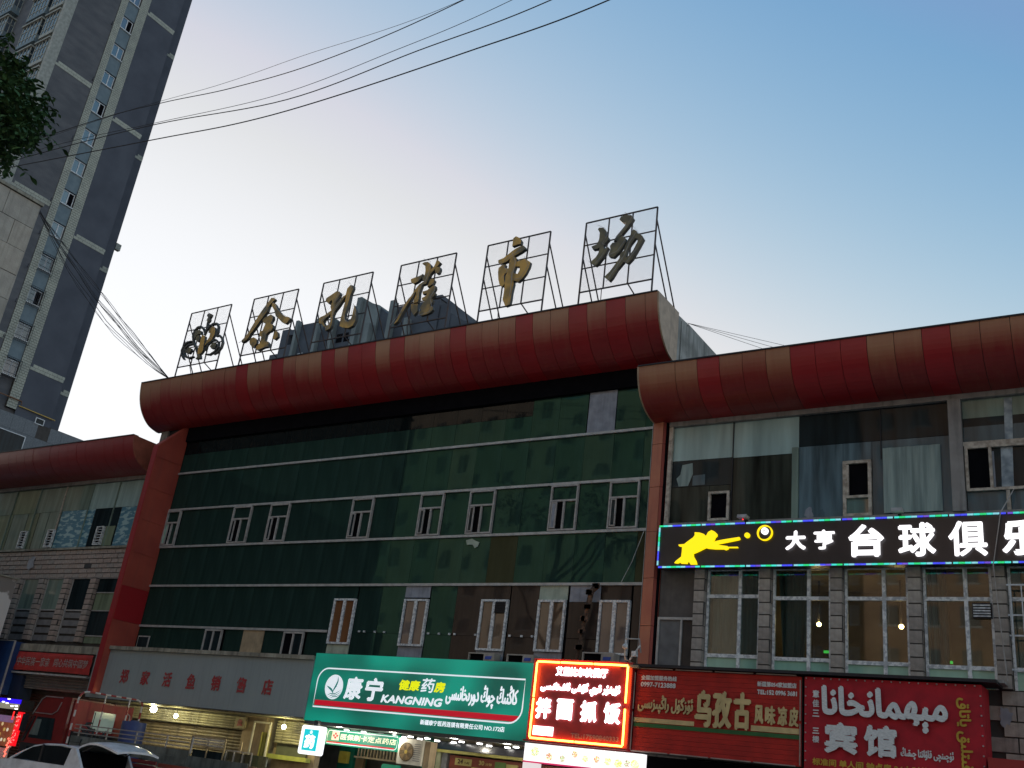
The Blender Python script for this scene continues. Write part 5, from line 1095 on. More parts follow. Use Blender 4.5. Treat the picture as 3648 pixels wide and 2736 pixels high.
# black shutter box with yellow lower edge
b = MB().box(-17.86, -13.3, 23.55, 24.0, 2.42, 2.62); b.build('shutter_box', mat('navy_shutter_box', (.025, .03, .05), .2, coat=.6), SF)
MB().box(-17.86, -13.3, 23.52, 24.0, 2.34, 2.415).build('shutter_edge', mat('yellow_band', (.45, .40, .10), .6), SF)
box('column', mat('green_column', (.0, .16, .10), .5), SF, -18.02, -17.83, 23.3, 24, 0, 2.6); box('column', mat('cream_column', (.45, .45, .28), .6), SF, -17.76, -17.62, 23.6, 24, 0, 2.34); box('column', M['slab'], SF, -17.6, -17.42, 23.65, 24, 0, 2.34)
po = box('poster', mat('red_brown_poster', (.23, .045, .02), .5), SF, -17.38, -13.5, 23.72, 23.74, 1.3, 2.30)
yl = mat('poster_yellow', (.52, .45, .14), .6); rd = mat('poster_red', (.32, .04, .02), .6); dkp = mat('poster_ink', (.08, .03, .01), .6)
box('label', yl, po, -17.18, -16.62, 23.705, 23.719, 2.06, 2.24); text('24', -17.09, -16.9, 2.1, 2.22, 23.703, dkp, po, bold=.008, depth=.003); text('小时', -16.87, -16.68, 2.1, 2.17, 23.703, dkp, po, bold=.002, depth=.003)
text('30', -16.38, -16.2, 2.12, 2.24, 23.718, yl, po, bold=.008, depth=.003); text('分钟', -16.17, -15.95, 2.12, 2.2, 23.718, yl, po, bold=.002, depth=.003); box('label', yl, po, -16.6, -15.95, 23.706, 23.719, 1.98, 2.05)
box('label', mat('poster_green', (.12, .22, .05), .6), po, -15.85, -15.5, 23.707, 23.719, 1.9, 2.25); box('label', yl, po, -15.48, -15.1, 23.708, 23.719, 1.9, 2.22)
# insurance sign, medicine box, condenser
IS = thing('insurance_sign', (-19, 22.0, 2.2), 'small green sign with red cross and pale letters under the pharmacy sign', 'sign')
GS = emis('green_small_sign', (.0, .24, .15), .35, (.0, .25, .15))
box('panel', GS, IS, -20.55, -17.86, 22.0, 22.06, 2.17, 2.59)
rline(rr(-20.47, -17.92, 2.215, 2.55, .1, (0, 1, 0, 1)), .009, 21.994, Wp, IS); box('red_stripe', Rp, IS, -20.46, -18.0, 21.992, 21.996, 2.225, 2.262)
box('cross_panel', emis('cream_panel', (.8, .75, .55), .5, (.7, .6, .5)), IS, -20.30, -20.02, 21.985, 21.99, 2.30, 2.54)
for a, c in ((0, 0), (.06, .05), (-.06, .05), (0, .1), (0, -.0)): MB().box(-20.16 + a - .028, -20.16 + a + .028, 21.98, 21.984, 2.345 + c, 2.395 + c).build('red_square', Rp, IS)
text('医保刷卡定点药店', -19.97, -17.95, 2.33, 2.49, 21.995, emis('pale_letters', (.7, .75, .5), .7, (.6, .6, .5)), IS, depth=.006, bold=.006)
MS = thing('medicine_light_box', (-19.95, 20.8, 1.8), 'upright glowing white and cyan pharmacy light box below the left end of the green sign', 'sign')
b = MB().prism(rr(-20.34, -19.56, 1.83, 2.57, .07, (1, 1, 1, 1)), 'y', 20.80, 20.96); b.build('case', emis('white_box_glow', (.92, .97, 1), 1.5), MS)
box('face', emis('cyan_glow', (.0, .62, .70), 1.0), MS, -20.21, -19.69, 20.785, 20.799, 1.93, 2.47)
text('药', -20.14, -19.76, 1.98, 2.34, 20.784, emis('white_glyph', (1, 1, 1), 1.6), MS, depth=.004, bold=.022); MB().disc((-19.95, 20.78, 2.40), .05, 'y', 14, .004).build('badge', emis('badge_glow', (.7, .95, 1), 1.2), MS)
MB().box(-20.02, -19.88, 20.9, 21.0, 2.57, 2.72).build('bracket', M['black'], MS)
def condenser(x0, x1, y, z0, z1, label, grp=None, lit=False):
    t = thing('condenser', ((x0 + x1) / 2, y, z0), label, 'air conditioner', grp)
    bo = mat('lamplit_cream_enamel' if lit else 'grey_enamel', (.62, .60, .50) if lit else (.42, .42, .40), .45, streak=.15)  # lamplight put into the enamel colour: paler and warmer when lit
    MB().box(x0, x1, y, y + .32, z0, z1).build('casing', bo, t)
    cx_, cz_, r_ = x0 + (x1 - x0) * .36, (z0 + z1) / 2 - .01, (z1 - z0) * .36
    MB().disc((cx_, y - .006, cz_), r_ * 1.04, 'y', 24, .005).build('fan_opening', mat('fan_dark', (.10, .065, .02), .6), t)
    fan = MB()
    for q in range(5):
        a = 2 * pi * q / 5; fan.prism([(cx_ + r_ * .2 * cos(a), cz_ + r_ * .2 * sin(a)), (cx_ + r_ * .95 * cos(a - .25), cz_ + r_ * .95 * sin(a - .25)), (cx_ + r_ * .95 * cos(a + .45), cz_ + r_ * .95 * sin(a + .45))], 'y', y - .012, y - .008)
    fan.build('fan', mat('fan_blade', (.26, .17, .06), .6), t)
    g_ = MB()
    for q in range(1, 9): 
        rq = r_ * q / 8; pts = [(cx_ + rq * cos(2 * pi * j / 24), y - .018, cz_ + rq * sin(2 * pi * j / 24)) for j in range(25)]; g_.tube(pts, .0025, 4)
    g_.build('fan_grille', M['tan'], t); MB().disc((cx_, y - .024, cz_), r_ * .22, 'y', 14, .006).build('hub', mat('hub_yellow', (.45, .33, .06), .5), t)
    s_ = MB()
    for q in range(9): s_.box(x0 + (x1 - x0) * .66, x1 - .05, y - .004, y - .001, z0 + .1 + q * .05, z0 + .12 + q * .05)
    s_.build('louvre_slots', M['slab'], t)
    return t
condenser(-17.50, -16.70, 21.55, 1.89, 2.52, 'cream air conditioner unit with yellow hub right of the small green sign', lit=True)
MB().box(-16.68, -16.50, 21.62, 21.9, 1.85, 2.5).build('meter_box', M['tan'], label='narrow tan meter box beside the cream air conditioner', cat='box')
b = MB(); b.box(-21.28, -20.98, 23.15, 23.25, 1.76, 2.08); 
box('column', mat('green_column_left', (.0, .16, .10), .5), SF, -21.2, -20.6, 23.4, 24, 0, 2.6)
MB().box(-21.05, -20.75, 23.25, 23.39, 1.74, 2.06).build('yellow_plate', mat('yellow_plate', (.55, .45, .06), .6), SF)
b = MB()
for q in range(14): b.box(-20.4 + q * .12, -20.36 + q * .12, 23.3, 23.34, 1.98, 2.3)
b.box(-20.5, -18.1, 23.28, 23.36, 1.93, 1.98); b.box(-20.5, -18.1, 23.281, 23.359, 2.30, 2.34); b.build('slatted_grille', M['tan'], SF)
box('beam', mat('timber', (.25, .17, .08), .7), SF, -20.62, -20.3, 23.5, 23.6, 0, 1.92); MB().prism(rr(-19.6, -18.9, 1.62, 1.86, .08, (0, 1, 0, 1)), 'y', 23.5, 23.52).build('door_sign', GS, SF)
box('counter_light', emis('inner_white', (.8, .9, .8), .7), SF, -20.0, -18.6, 23.7, 23.72, 1.35, 1.56)
# ------------------------------------------------------------------ restaurant sign with neon border and picture strip
ES = thing('restaurant_sign', (-11.9, 21.05, 2.8), 'square red restaurant sign glowing inside an orange neon border', 'sign')
box('panel', mat('red_sign_panel', (.48, .03, .03), .5), ES, -13.28, -10.60, 21.05, 21.9, 2.76, 4.64)
NE = emis('orange_neon', (1, .34, .045), 11.0); NC = emis('neon_core', (1, .62, .14), 3)
def neon(a, c): MB().tube([a, c], .022, 8).build('neon_tube', NE, ES)
for (x0, x1) in ((-13.13, -12.52), (-12.48, -11.62), (-11.58, -10.70)): neon((x0, 20.99, 4.56), (x1, 20.99, 4.56))
for (x0, x1) in ((-13.14, -11.95), (-11.91, -10.70)): neon((x0, 20.99, 2.80), (x1, 20.99, 2.80))
for (z0, z1) in ((2.82, 3.70), (3.73, 4.54)): neon((-13.15, 20.99, z0), (-13.15, 20.99, z1)); neon((-10.69, 20.99, z0), (-10.69, 20.99, z1 - .1 if z1 < 4 else z1))
WG = emis('white_glow_letters', (1, .93, 1), 3.6)
text('艾里比尔快餐厅', -12.62, -11.21, 4.25, 4.47, 21.05, WG, ES, depth=.03, bold=.014, name='characters', side=GLOW)
text('ئۇيغۇر قوي گۆشى ئاشخانىسى', -13.0, -10.86, 3.83, 4.12, 21.05, WG, ES, depth=.03, bold=.016, arab=True, name='characters', side=GLOW)
for s_, a, c in (('拌', -13.07, -12.64), ('面', -12.50, -12.04), ('抓', -11.85, -11.41), ('饭', -11.24, -10.80)): text(s_, a, c, 3.25, 3.73, 21.05, WG, ES, depth=.04, bold=.024, name='character', side=GLOW)
box('white_plate', WG, ES, -13.09, -12.55, 21.02, 21.049, 2.88, 3.08)
text('TEL:17590840333', -12.07, -10.82, 2.88, 2.99, 21.05, mat('dull_pink_vinyl', (.55, .25, .2), .5), ES, depth=.004, bold=.006)
MN = thing('picture_menu_strip', (-11.7, 21.0, 2.28), 'glowing white strip of dish pictures below the red restaurant sign', 'menu board')
MX = [-13.26, -12.30, -11.96, -11.70, -11.42, -11.14, -10.86, -10.62, -10.44, -10.17]
for a, c in zip(MX, MX[1:]): MB().box(a + .004, c - .004, 21.0, 21.2, 2.29, 2.68).build('panel', emis('menu_white', (1, .96, .97), 1.05, (.8, .8, .8)), MN)
def dish(x, z, r_, cols, seed):
    q = random.Random(seed); p = MB().disc((x, 20.992, z), r_, 'y', 18, .006).build('plate', emis('plate_%d' % seed, (.95, .92, .85), .9, (.8, .8, .7)), MN)
    for ci, c in enumerate(cols):
        b = MB()
        for _ in range(16):
            a = q.uniform(0, 6.28); d_ = r_ * .8 * q.random() ** .5; s_ = r_ * q.uniform(.12, .25); an = q.uniform(0, 3)
            b.prism([(x + d_ * cos(a) + s_ * cos(an + t_), z + d_ * sin(a) + s_ * .5 * sin(an + t_)) for t_ in (0, 2, 4)], 'y', 20.984 + ci * .001, 20.988 + ci * .001)
        b.build('food', emis('food_%d_%d' % (seed, ci), c, .8, c), MN, kind='stuff')
yel, grn, brn, red = (.85, .75, .05), (.35, .55, .12), (.35, .15, .05), (.7, .12, .05)
for n_, (x, z, r_, cc) in enumerate([(-12.55, 2.42, .10, (brn, red, yel)), (-12.2, 2.41, .085, (grn, brn)), (-11.88, 2.53, .085, (yel, brn, red)), (-11.60, 2.46, .085, (grn, yel)), (-11.30, 2.47, .085, (red, yel, brn)),
    (-11.02, 2.45, .10, (yel, grn)), (-10.76, 2.43, .11, (yel, yel, grn)), (-10.54, 2.45, .09, (brn, grn)), (-10.36, 2.44, .12, (yel, yel)), (-12.95, 2.5, .12, (grn, yel))]): dish(x, z, r_, cc, n_ + 20)
box('edge_strip', emis('magenta_strip', (.8, .03, .15), .8), MN, -13.27, -10.16, 20.99, 21.2, 2.255, 2.285); box('lower_panel', emis('menu_white_low', (1, .9, .9), .8), MN, -13.26, -12.87, 21.0, 21.2, 1.2, 2.25)
box('soffit', M['redfresh'], MN, -13.3, -10.6, 20.95, 21.9, 2.72, 2.755)
# ------------------------------------------------------------------ snack sign
US = thing('snack_sign', (-8.6, 21.15, 2.73), 'ribbed red sign with gold characters and green stripe, unlit, right of the neon sign', 'sign')
box('backing', M['mortar'], US, -10.55, -6.72, 21.2, 21.9, 2.74, 4.52)
rs = mat('red_ribbed_sign', (.46, .016, .008), .75)
for k in range(18):
    z0 = 2.745 + k * .0985; MB().box(-10.54, -6.73, 21.165, 21.2, z0, z0 + .094).build('slat', rs, US)
gd = mat('pale_gold_letter', (.64, .50, .23), .5); gds = mat('gold_letter_side', (.2, .14, .05), .6); wh = mat('white_vinyl', (.78, .78, .76), .5)
text('全国加盟服务热线', -10.42, -9.54, 4.28, 4.39, 21.163, wh, US, depth=.004, bold=.005); text('0997-7123888', -10.42, -9.56, 4.13, 4.24, 21.163, wh, US, depth=.004, bold=.006)
text('新疆第054家加盟店', -7.68, -6.83, 4.27, 4.38, 21.163, wh, US, depth=.004, bold=.005); text('TEL:152 0996 3681', -7.68, -6.82, 4.11, 4.21, 21.163, wh, US, depth=.004, bold=.006)
text('ئۆزگۈل راڭپىزىسى', -10.45, -9.11, 3.56, 3.97, 21.163, gd, US, depth=.03, bold=.012, arab=True, side=gds)
for s_, a, c in (('乌', -9.06, -8.67), ('孜', -8.66, -8.21), ('古', -8.18, -7.79)): text(s_, a, c, 3.35, 4.13, 21.163, gd, US, name='character', depth=.05, bold=.03, side=gds)
for s_, a, c in (('风', -7.72, -7.52), ('味', -7.49, -7.26), ('凉', -7.22, -7.01), ('皮', -6.98, -6.77)): text(s_, a, c, 3.50, 3.89, 21.163, gd, US, name='character', depth=.03, bold=.014, side=gds)
box('gold_stripe', gd, US, -10.53, -9.08, 21.14, 21.163, 3.36, 3.455); box('gold_stripe', gd, US, -7.79, -6.77, 21.14, 21.163, 3.36, 3.47); box('green_stripe', mat('green_stripe', (.01, .13, .03), .5), US, -10.53, -6.74, 21.15, 21.163, 3.26, 3.345)
def tubing(x0, z0, x1, z1, parent, n, y=21.12):
    for k in range(n):
        a, c = k / n, (k + .93) / n
        MB().tube([(x0 + (x1 - x0) * a, y, z0 + (z1 - z0) * a), (x0 + (x1 - x0) * c, y, z0 + (z1 - z0) * c)], .014, 6).build('dead_tube', mat_t, parent)
mat_t = mat('unlit_tube_light', (.34, .27, .23), .4)
tubing(-10.50, 4.53, -6.76, 4.53, US, 4); tubing(-10.54, 2.74, -6.76, 2.74, US, 4); tubing(-6.74, 2.76, -6.74, 4.5, US, 2); tubing(-10.56, 2.76, -10.56, 4.5, US, 2)
MB().box(-10.6, -3.0, 21.05, 21.9, 4.56, 4.62).build('ledge', M['black'], RW); box('fascia_back', M['dark'], RW, -10.6, -3.3, 21.95, 22.8, 0, 2.7)
# ------------------------------------------------------------------ hotel sign
HS = thing('hotel_sign', (-5, 21.15, 2.6), 'crimson guesthouse sign with big white raised letters and a dotted bulb edge', 'sign')
hr = mat('crimson_sign', (.46, .008, .02), .75); ht = mat('white_resin_letter', (.74, .77, .76), .5, col2=(.55, .58, .57), scale=20, stretch=(1, 1, 5)); hsd = mat('letter_side_dark', (.10, .02, .02), .6)
box('panel', hr, HS, -6.66, -3.27, 21.15, 21.9, 2.55, 4.52)
gy = mat('ochre_letter', (.60, .38, .04), .5)
text('مېھمانخانا', -6.29, -3.88, 3.55, 4.36, 21.15, ht, HS, name='characters', depth=.07, bold=.028, arab=True, side=hsd)
text('宾', -6.24, -5.58, 3.05, 3.65, 21.15, ht, HS, name='character', depth=.06, bold=.032, side=hsd); text('馆', -5.46, -4.83, 3.05, 3.65, 21.15, ht, HS, name='character', depth=.06, bold=.030, side=hsd)
for s_, z0, z1 in (('意', 4.11, 4.26), ('佳', 3.92, 4.07), ('三', 3.73, 3.87), ('三', 3.40, 3.52), ('楼', 3.23, 3.36)): text(s_, -6.49, -6.35, z0, z1, 21.15, wh, HS, name='character', depth=.012, bold=.006)
text('ئۈچىنچى قاۋاتتا چىقىڭ', -4.78, -3.82, 3.06, 3.28, 21.15, wh, HS, depth=.012, bold=.006, arab=True)
text('ۋاقىتلىق ياتاق', -3.76, -3.48, 2.75, 4.26, 21.15, gy, HS, depth=.02, bold=.010, arab=True, rot90=True)
text('标准间 单人间 钟点房 24小时热水', -6.49, -4.1, 2.80, 2.94, 21.15, gy, HS, depth=.012, bold=.006)
bu = mat('unlit_bulb', (.45, .36, .33), .4); bmh = MB().sphere((0, 0, 0), .018, 4).mesh('bulb', bu)
for k in range(20): link('bulb', bmh, HS, loc=(-6.62 + k * .17, 21.13, 4.49)); link('bulb', bmh, HS, loc=(-6.62 + k * .17, 21.13, 2.57))
for k in range(1, 11): link('bulb', bmh, HS, loc=(-6.63, 21.13, 4.49 - k * .18)); link('bulb', bmh, HS, loc=(-3.30, 21.13, 4.49 - k * .18))
# ------------------------------------------------------------------ grey fascia with red characters
GF = thing('fish_shop_sign', (-25.7, 21.1, 2.78), 'plain grey fascia with seven spaced flaking red characters', 'sign')
box('panel', mat('grey_fascia_board', (.27, .32, .325), .65, col2=(.245, .295, .30), scale=.8, streak=.2, streakcol=(.13, .15, .15)), GF, -30.75, -20.64, 21.10, 21.9, 2.76, 4.33)
fr = mat('flaking_red_paint', (.34, .03, .035), .6, col2=(.16, .12, .12), scale=14, mix=(.40, .46))
for s_, a in zip('郑家活鱼销售店', (-29.15, -28.09, -27.0, -25.86, -24.73, -23.61, -22.50)): text(s_, a, a + .42, 3.28, 3.73, 21.10, fr, GF, name='character', depth=.008, bold=.018)
cs = MB()
for k in range(10): MB().box(-30.40 + k * .975, -29.44 + k * .975, 21.02, 21.95, 4.335, 4.45).build('coping_slab', M['coping'], GF)
MB().tube([(-30.76, 21.08, 2.76), (-20.66, 21.08, 2.76)], .012, 5).build('edge_wire', M['black'], GF)
FS = thing('fish_shop', (-26, 22, 0), 'fish shop front of pale roller shutters lit by bare bulbs', 'shop front')
sh = mat('cream_roller_shutter', (.33, .31, .20), .5, streak=.7, streakcol=(.08, .07, .04)); shd = mat('brown_roller_shutter', (.20, .165, .105), .6, streak=.6)
slats(-29.9, -23.85, 21.95, 2.30, 2.68, .075, .03).build('shutter_housing', sh, FS); slats(-29.9, -23.95, 22.2, .13, 2.28, .09, .03).build('shutter', shd, FS)
slats(-22.4, -21.2, 21.9, 2.05, 2.68, .075, .03).build('shutter_housing', sh, FS)
box('wall', M['tan'], FS, -23.94, -23.0, 22.0, 22.3, 0, 2.72); MB().box(-23.45, -23.43, 21.99, 21.999, 0, 2.6).build('crack', M['dark'], FS); box('soffit', sh, FS, -30.6, -20.7, 21.15, 22.3, 2.72, 2.755)
box('wall', M['tan'], FS, -22.6, -20.9, 22.1, 22.3, 0, 2.72); box('back_wall', M['cement'], FS, -30.7, -22.6, 22.3, 22.35, 0, 2.72)
nb = MB().box(-24.2, -23.75, 21.88, 21.94, 2.34, 2.66).build('notice_board', mat('tan_notice', (.36, .30, .15), .6), FS); text('鱼', -24.1, -23.86, 2.40, 2.6, 21.88, fr, nb, depth=.004, bold=.01)
MB().box(-22.55, -21.0, 21.85, 22.05, 1.62, 1.74).build('beam', mat('yellow_green_beam', (.42, .45, .10), .6), FS); box('panel', mat('olive_panel', (.10, .11, .07), .6), FS, -22.4, -21.2, 22.02, 22.08, 1.74, 2.2)
b = MB(); 
for x in (-23.05, -22.38): b.bar((x, 21.6, .13), (x, 21.6, 2.55), .05)
b.bar((-23.08, 21.6, 2.55), (-22.35, 21.6, 2.55), .05); b.bar((-23.05, 21.6, 1.5), (-22.8, 21.3, .9), .03); b.build('door_frame', mat('cream_steel', (.55, .52, .40), .5), label='tall narrow cream steel door frame under the right end of the grey fascia', cat='door frame')
cloth(-22.85, -22.45, .3, 2.3, 21.75, mat('yellow_strip_curtain', (.30, .28, .06), .7), parent=FS)
for n_, (x, z, p_, nm) in enumerate(((-27.36, 2.60, 85, 'brightest bare bulb, just above the red truck bed under the grey fascia'), (-26.23, 2.47, 36, 'second bare bulb from the left, hanging before the shutter'), (-21.54, 2.48, 48, 'bare bulb beside the cream door frame'))):
    t = thing('bare_bulb', (x, 21.3, z), nm, 'bulb', 'bare bulbs of the fish shop')
    MB().sphere((x, 21.3, z), .06 if n_ else .10, 8).build('bulb', emis('bulb_glow_%d' % n_, (1, .95, .75), 60 if not n_ else 40), t, smooth=True); MB().tube([(x, 21.3, z + .05), (x, 21.3, 2.75)], .012, 5).build('cord', M['black'], t)
    lamp('bulb_light', (x, 21.18, z), p_, (1, .90, .42), .06, t)
# red banner, blue sign, left-hand light boxes
BN = MB(); n = 40
for k in range(n):
    a, c = k / n, (k + 1) / n
    for j in range(6):
        def pt(u, v): return (-35.85 + 4.75 * u, 21.25 + .018 * sin(v * 26 + 2 * u), 3.47 + .08 * u * 0 + (4.12 - 3.47) * v + .02 * sin(u * 3.1) * (1 - v))
        BN.quad(pt(a, j / 6), pt(c, j / 6), pt(c, (j + 1) / 6), pt(a, (j + 1) / 6))
t = thing('banner', (-33.5, 21.25, 3.47), 'sagging red cloth banner with two phrases of white characters at the left', 'banner')
BN.build('cloth', mat('red_banner_cloth', (.50, .04, .035), .8), t)
wb = mat('faded_white_print', (.40, .30, .28), .8, col2=(.30, .06, .05), scale=8, stretch=(1, 1, 4), mix=(.36, .44))
text('中华民族一家亲', -35.5, -33.48, 3.64, 3.95, 21.225, wb, t, depth=.003, bold=.005); text('同心共筑中国梦', -33.22, -31.25, 3.66, 3.95, 21.225, wb, t, depth=.003, bold=.005)
t = thing('blue_sign_box', (-37, 21, 2.4), 'big plain blue sign box with a pale edge at the far left', 'sign')
box('panel', mat('blue_acrylic', (.012, .05, .17), .45), t, -39.5, -35.62, 21.0, 21.8, 2.58, 4.44); MB().box(-35.61, -35.54, 20.96, 21.0, 2.50, 4.46).build('edge_trim', M['rail'], t); MB().box(-39.5, -35.62, 20.96, 21.0, 4.44, 4.47).build('edge_trim', M['rail'], t)
MB().box(-35.605, -34.95, 21.3, 21.8, 2.4, 3.3).build('side_panel', mat('dark_blue_panel', (.006, .018, .055), .5), t)
t = thing('blue_light_box', (-34.8, 21, 2.1), 'small glowing blue and white light box near the lower left corner', 'sign')
box('case', M['black'], t, -36.5, -34.1, 21.02, 21.5, 2.10, 2.47); box('blue_panel', emis('deep_blue_glow', (.02, .0, .85), 1.1), t, -36.5, -34.15, 21.0, 21.019, 2.31, 2.46); box('grey_panel', mat('grey_lit_panel', (.4, .4, .3), .5, emit=(.35, .34, .25), estr=.5), t, -36.5, -34.2, 21.0, 21.019, 2.12, 2.305)
for x, z in ((-34.9, 2.44), (-34.95, 2.30), (-34.6, 2.22), (-34.35, 2.24), (-34.3, 2.14), (-35.2, 2.33)): MB().box(x - .07, x + .07, 20.985, 20.999, z - .012, z + .018).build('light', emis('white_dash', (1, 1, 1), 4), t)
t = thing('red_light_strip', (-34.0, 21, .6), 'glowing red light column down the side of the food stand at the lower left', 'light strip')
q = random.Random(4); b = MB().box(-34.12, -33.86, 21.0, 21.1, .95, 2.06); b.build('column', emis('red_glow', (1, .0, .01), 1.0), t)
b = MB()
for _ in range(46):
    z = q.uniform(.85, 2.0); x = q.uniform(-34.1, -33.88); a = q.uniform(0, 3.1); s_ = q.uniform(.02, .06)
    b.bar((x, 20.99, z), (x + s_ * cos(a), 20.98, z + s_ * sin(a)), .008)
b.build('sparks', emis('red_sparks', (1, .35, .3), 2.0), t, kind='stuff')
b = MB(); 
for k in range(9): b.sphere((-34.2 + .04 * sin(k * 2.1), 21.0, .6 + k * .07), .035, 4)
b.build('bulb_chain', emis('pink_bulbs', (1, .12, .08), 2.5), t, kind='stuff'); box('hook', emis('red_hook', (1, .02, .02), 1.5), t, -34.42, -34.36, 21, 21.02, 1.78, 2.06); lamp('red_light', (-33.9, 20.8, 1.4), 8, (1, .03, .02), .2, t)
t = thing('food_stand', (-35.3, 21, 0), 'food stand with dim picture menu behind the red light column', 'food stand')
box('menu_board', mat('menu_board_brown', (.20, .06, .03), .6, emit=(.3, .07, .03), estr=.35, col2=(.4, .25, .1), scale=5), t, -37.5, -34.45, 21.15, 21.3, .9, 1.9); box('menu_header', mat('mauve_header', (.3, .2, .35), .6, emit=(.2, .12, .25), estr=.5), t, -37.5, -34.5, 21.13, 21.149, 1.68, 1.9); box('counter', M['white'], t, -37.5, -34.5, 20.9, 21.3, 0, .85)
for k in range(7): MB().disc((-34.7 - .2 * (k % 4), 21.14, 1.1 + .17 * (k // 2)), .06, 'y', 10, .008).build('dish_picture', emis('dish_%d' % k, ((.8, .6, .3), (.9, .8, .6), (.6, .4, .1))[k % 3], .7), t)
# condensers and brackets on top of the signs
for n_, (a, c, z0, z1, nm) in enumerate(((-15.68, -14.86, 4.56, 4.80, 'left of two low air conditioner units peeping over the pharmacy sign, with blue badge'), (-14.47, -13.66, 4.56, 4.80, 'right of two low air conditioner units peeping over the pharmacy sign, by the neon border'), (-12.27, -11.40, 4.66, 4.92, 'air conditioner with blue badge above the red neon sign'))):
    t = thing('roof_condenser', ((a + c) / 2, 21.6, z0), nm, 'air conditioner', 'air conditioners on top of the shop signs')
    en = mat('cream_case_%d' % n_, (.40, .38, .33), .5, streak=.3)
    b = MB(); b.box(a, c, 21.6, 21.9, z1 - .03, z1); b.box(a, a + .03, 21.6, 21.9, z0, z1 - .03); b.box(a + (c - a) * .6, c, 21.6, 21.9, z0, z1 - .03); b.build('casing', en, t)
    box('opening', M['dark'], t, a + .03, a + (c - a) * .6, 21.66, 21.9, z0, z1 - .031); MB().prism([(a + (c - a) * .66, z0 + .08), (a + (c - a) * .9, z0 + .08), (a + (c - a) * .92, z0 + .16), (a + (c - a) * .68, z0 + .16)], 'y', 21.59, 21.599).build('badge', mat('blue_badge_%d' % n_, (.03, .09, .45), .5), t)
    MB().box(a - .1, c + .1, 21.55, 21.9, z0 - .04, z0 - .001).build('shelf', M['cement'], t)
t = thing('sign_lamps', (-10.7, 21.2, 4.6), 'tangle of white lamp arms clamped at the foot of the salmon pillar', 'lamps')
MB().sphere((-10.86, 21.1, 5.0), .07, 6).build('lamp_head', M['pvc'], t, smooth=True); MB().tube([(-10.86, 21.1, 4.95), (-10.84, 21.1, 4.72), (-10.6, 21.2, 4.6)], .02, 5).build('arm', M['oldpvc'], t)
MB().tube([(-10.72, 21.1, 4.7), (-10.6, 21.1, 4.86), (-10.45, 21.05, 5.03)], .022, 5).build('arm', M['pvc'], t); MB().box(-10.66, -10.54, 21.05, 21.15, 4.78, 4.90).build('lamp_body', M['pvc'], t)
MB().tube([(-10.92, 21.2, 5.2), (-10.55, 21.2, 5.2), (-10.55, 21.3, 4.9)], .02, 4).build('arm', M['rail'], t); MB().box(-10.9, -10.45, 21.0, 21.6, 4.52, 4.58).build('bracket', M['tan'], t)
# ------------------------------------------------------------------ red flatbed truck
TR = thing('flatbed_truck', (-23.5, 18.1, 0), 'red light truck with striped white guard rail parked before the shutters', 'truck')
rm = mat('truck_red', (.20, .012, .012), .35, coat=.5); rmb = mat('truck_red_rear', (.36, .035, .03), .5, streak=.2); chrome = mat('pale_trim_metal', (.5, .48, .46), .3, .6)
cab = [(-27.35, .55), (-27.38, 1.35), (-27.1, 1.95), (-26.85, 2.42), (-26.6, 2.50), (-25.52, 2.50), (-25.50, .55)]
MB().prism(cab, 'y', 17.15, 19.2).build('cab', [rm], TR)
box('cab_rear_wall', rmb, TR, -25.499, -25.47, 17.25, 19.15, 1.0, 2.46)
rw = MB().box(-25.469, -25.45, 17.9, 18.6, 1.72, 2.24).build('rear_window', mat('painted_reflection_glass', (.40, .47, .40), .15, col2=(.30, .36, .28), scale=2, emit=(.3, .38, .30), estr=.25), TR)  # reflection painted in as pale colour and a faint glow
box('lower_wall', M['black'], TR, -25.469, -25.45, 17.25, 19.15, 1.0, 1.66)  # black sheet makes the lower half of the rear wall darker
box('frame', M['black'], rw, -25.45, -25.444, 17.92, 17.94, 1.74, 2.22)
MB().prism([(-27.34, 1.25), (-27.04, 1.93), (-26.95, 1.93), (-27.2, 1.25)], 'y', 17.13, 17.149).build('door_edge', M['black'], TR)
MB().box(-27.3, -25.55, 17.12, 17.149, .6, 1.22).build('dark_lower_side', M['black'], TR)  # black sheet makes the lower cab side darker
sw = MB().prism([(-27.05, 1.36), (-26.86, 1.92), (-26.05, 1.92), (-25.95, 1.36)], 'y', 17.13, 17.149).build('side_window', M['darkglass'], TR)
MB().prism([(-27.02, 1.44), (-26.86, 1.86), (-26.62, 1.86), (-26.62, 1.44)], 'y', 17.12, 17.129).build('pane', glassy('painted_shutter_reflection', (.13, .17, .16), .2), sw)  # the shutter's reflection put into a paler glass colour
MB().box(-26.58, -26.24, 17.12, 17.129, 1.44, 1.86).build('pane', M['darkglass'], sw)
for pts in ([(-27.1, 17.12, 1.98), (-26.86, 17.12, 2.38), (-26.7, 17.12, 2.47), (-25.9, 17.12, 2.47)], [(-27.0, 17.12, 2.02), (-26.2, 17.12, 2.02), (-26.0, 17.12, 2.12), (-25.9, 17.12, 2.35)]):
    MB().tube(pts, .014, 5).build('trim', chrome, TR)
MB().tube([(-25.49, 19.0, 2.30), (-25.44, 19.05, 2.25), (-25.44, 19.05, 1.9)], .02, 5).build('trim', chrome, TR)
MB().box(-27.28, -27.18, 16.95, 17.08, 1.5, 1.95).build('mirror', M['black'], TR); MB().tube([(-27.3, 17.15, 1.7), (-27.25, 17.02, 1.9)], .015, 4).build('mirror_arm', M['black'], TR)
MB().box(-27.42, -27.36, 17.3, 19.05, 1.3, 1.9).build('windscreen', M['darkglass'], TR); MB().box(-27.45, -27.38, 17.1, 19.2, .5, .8).build('bumper', M['black'], TR)
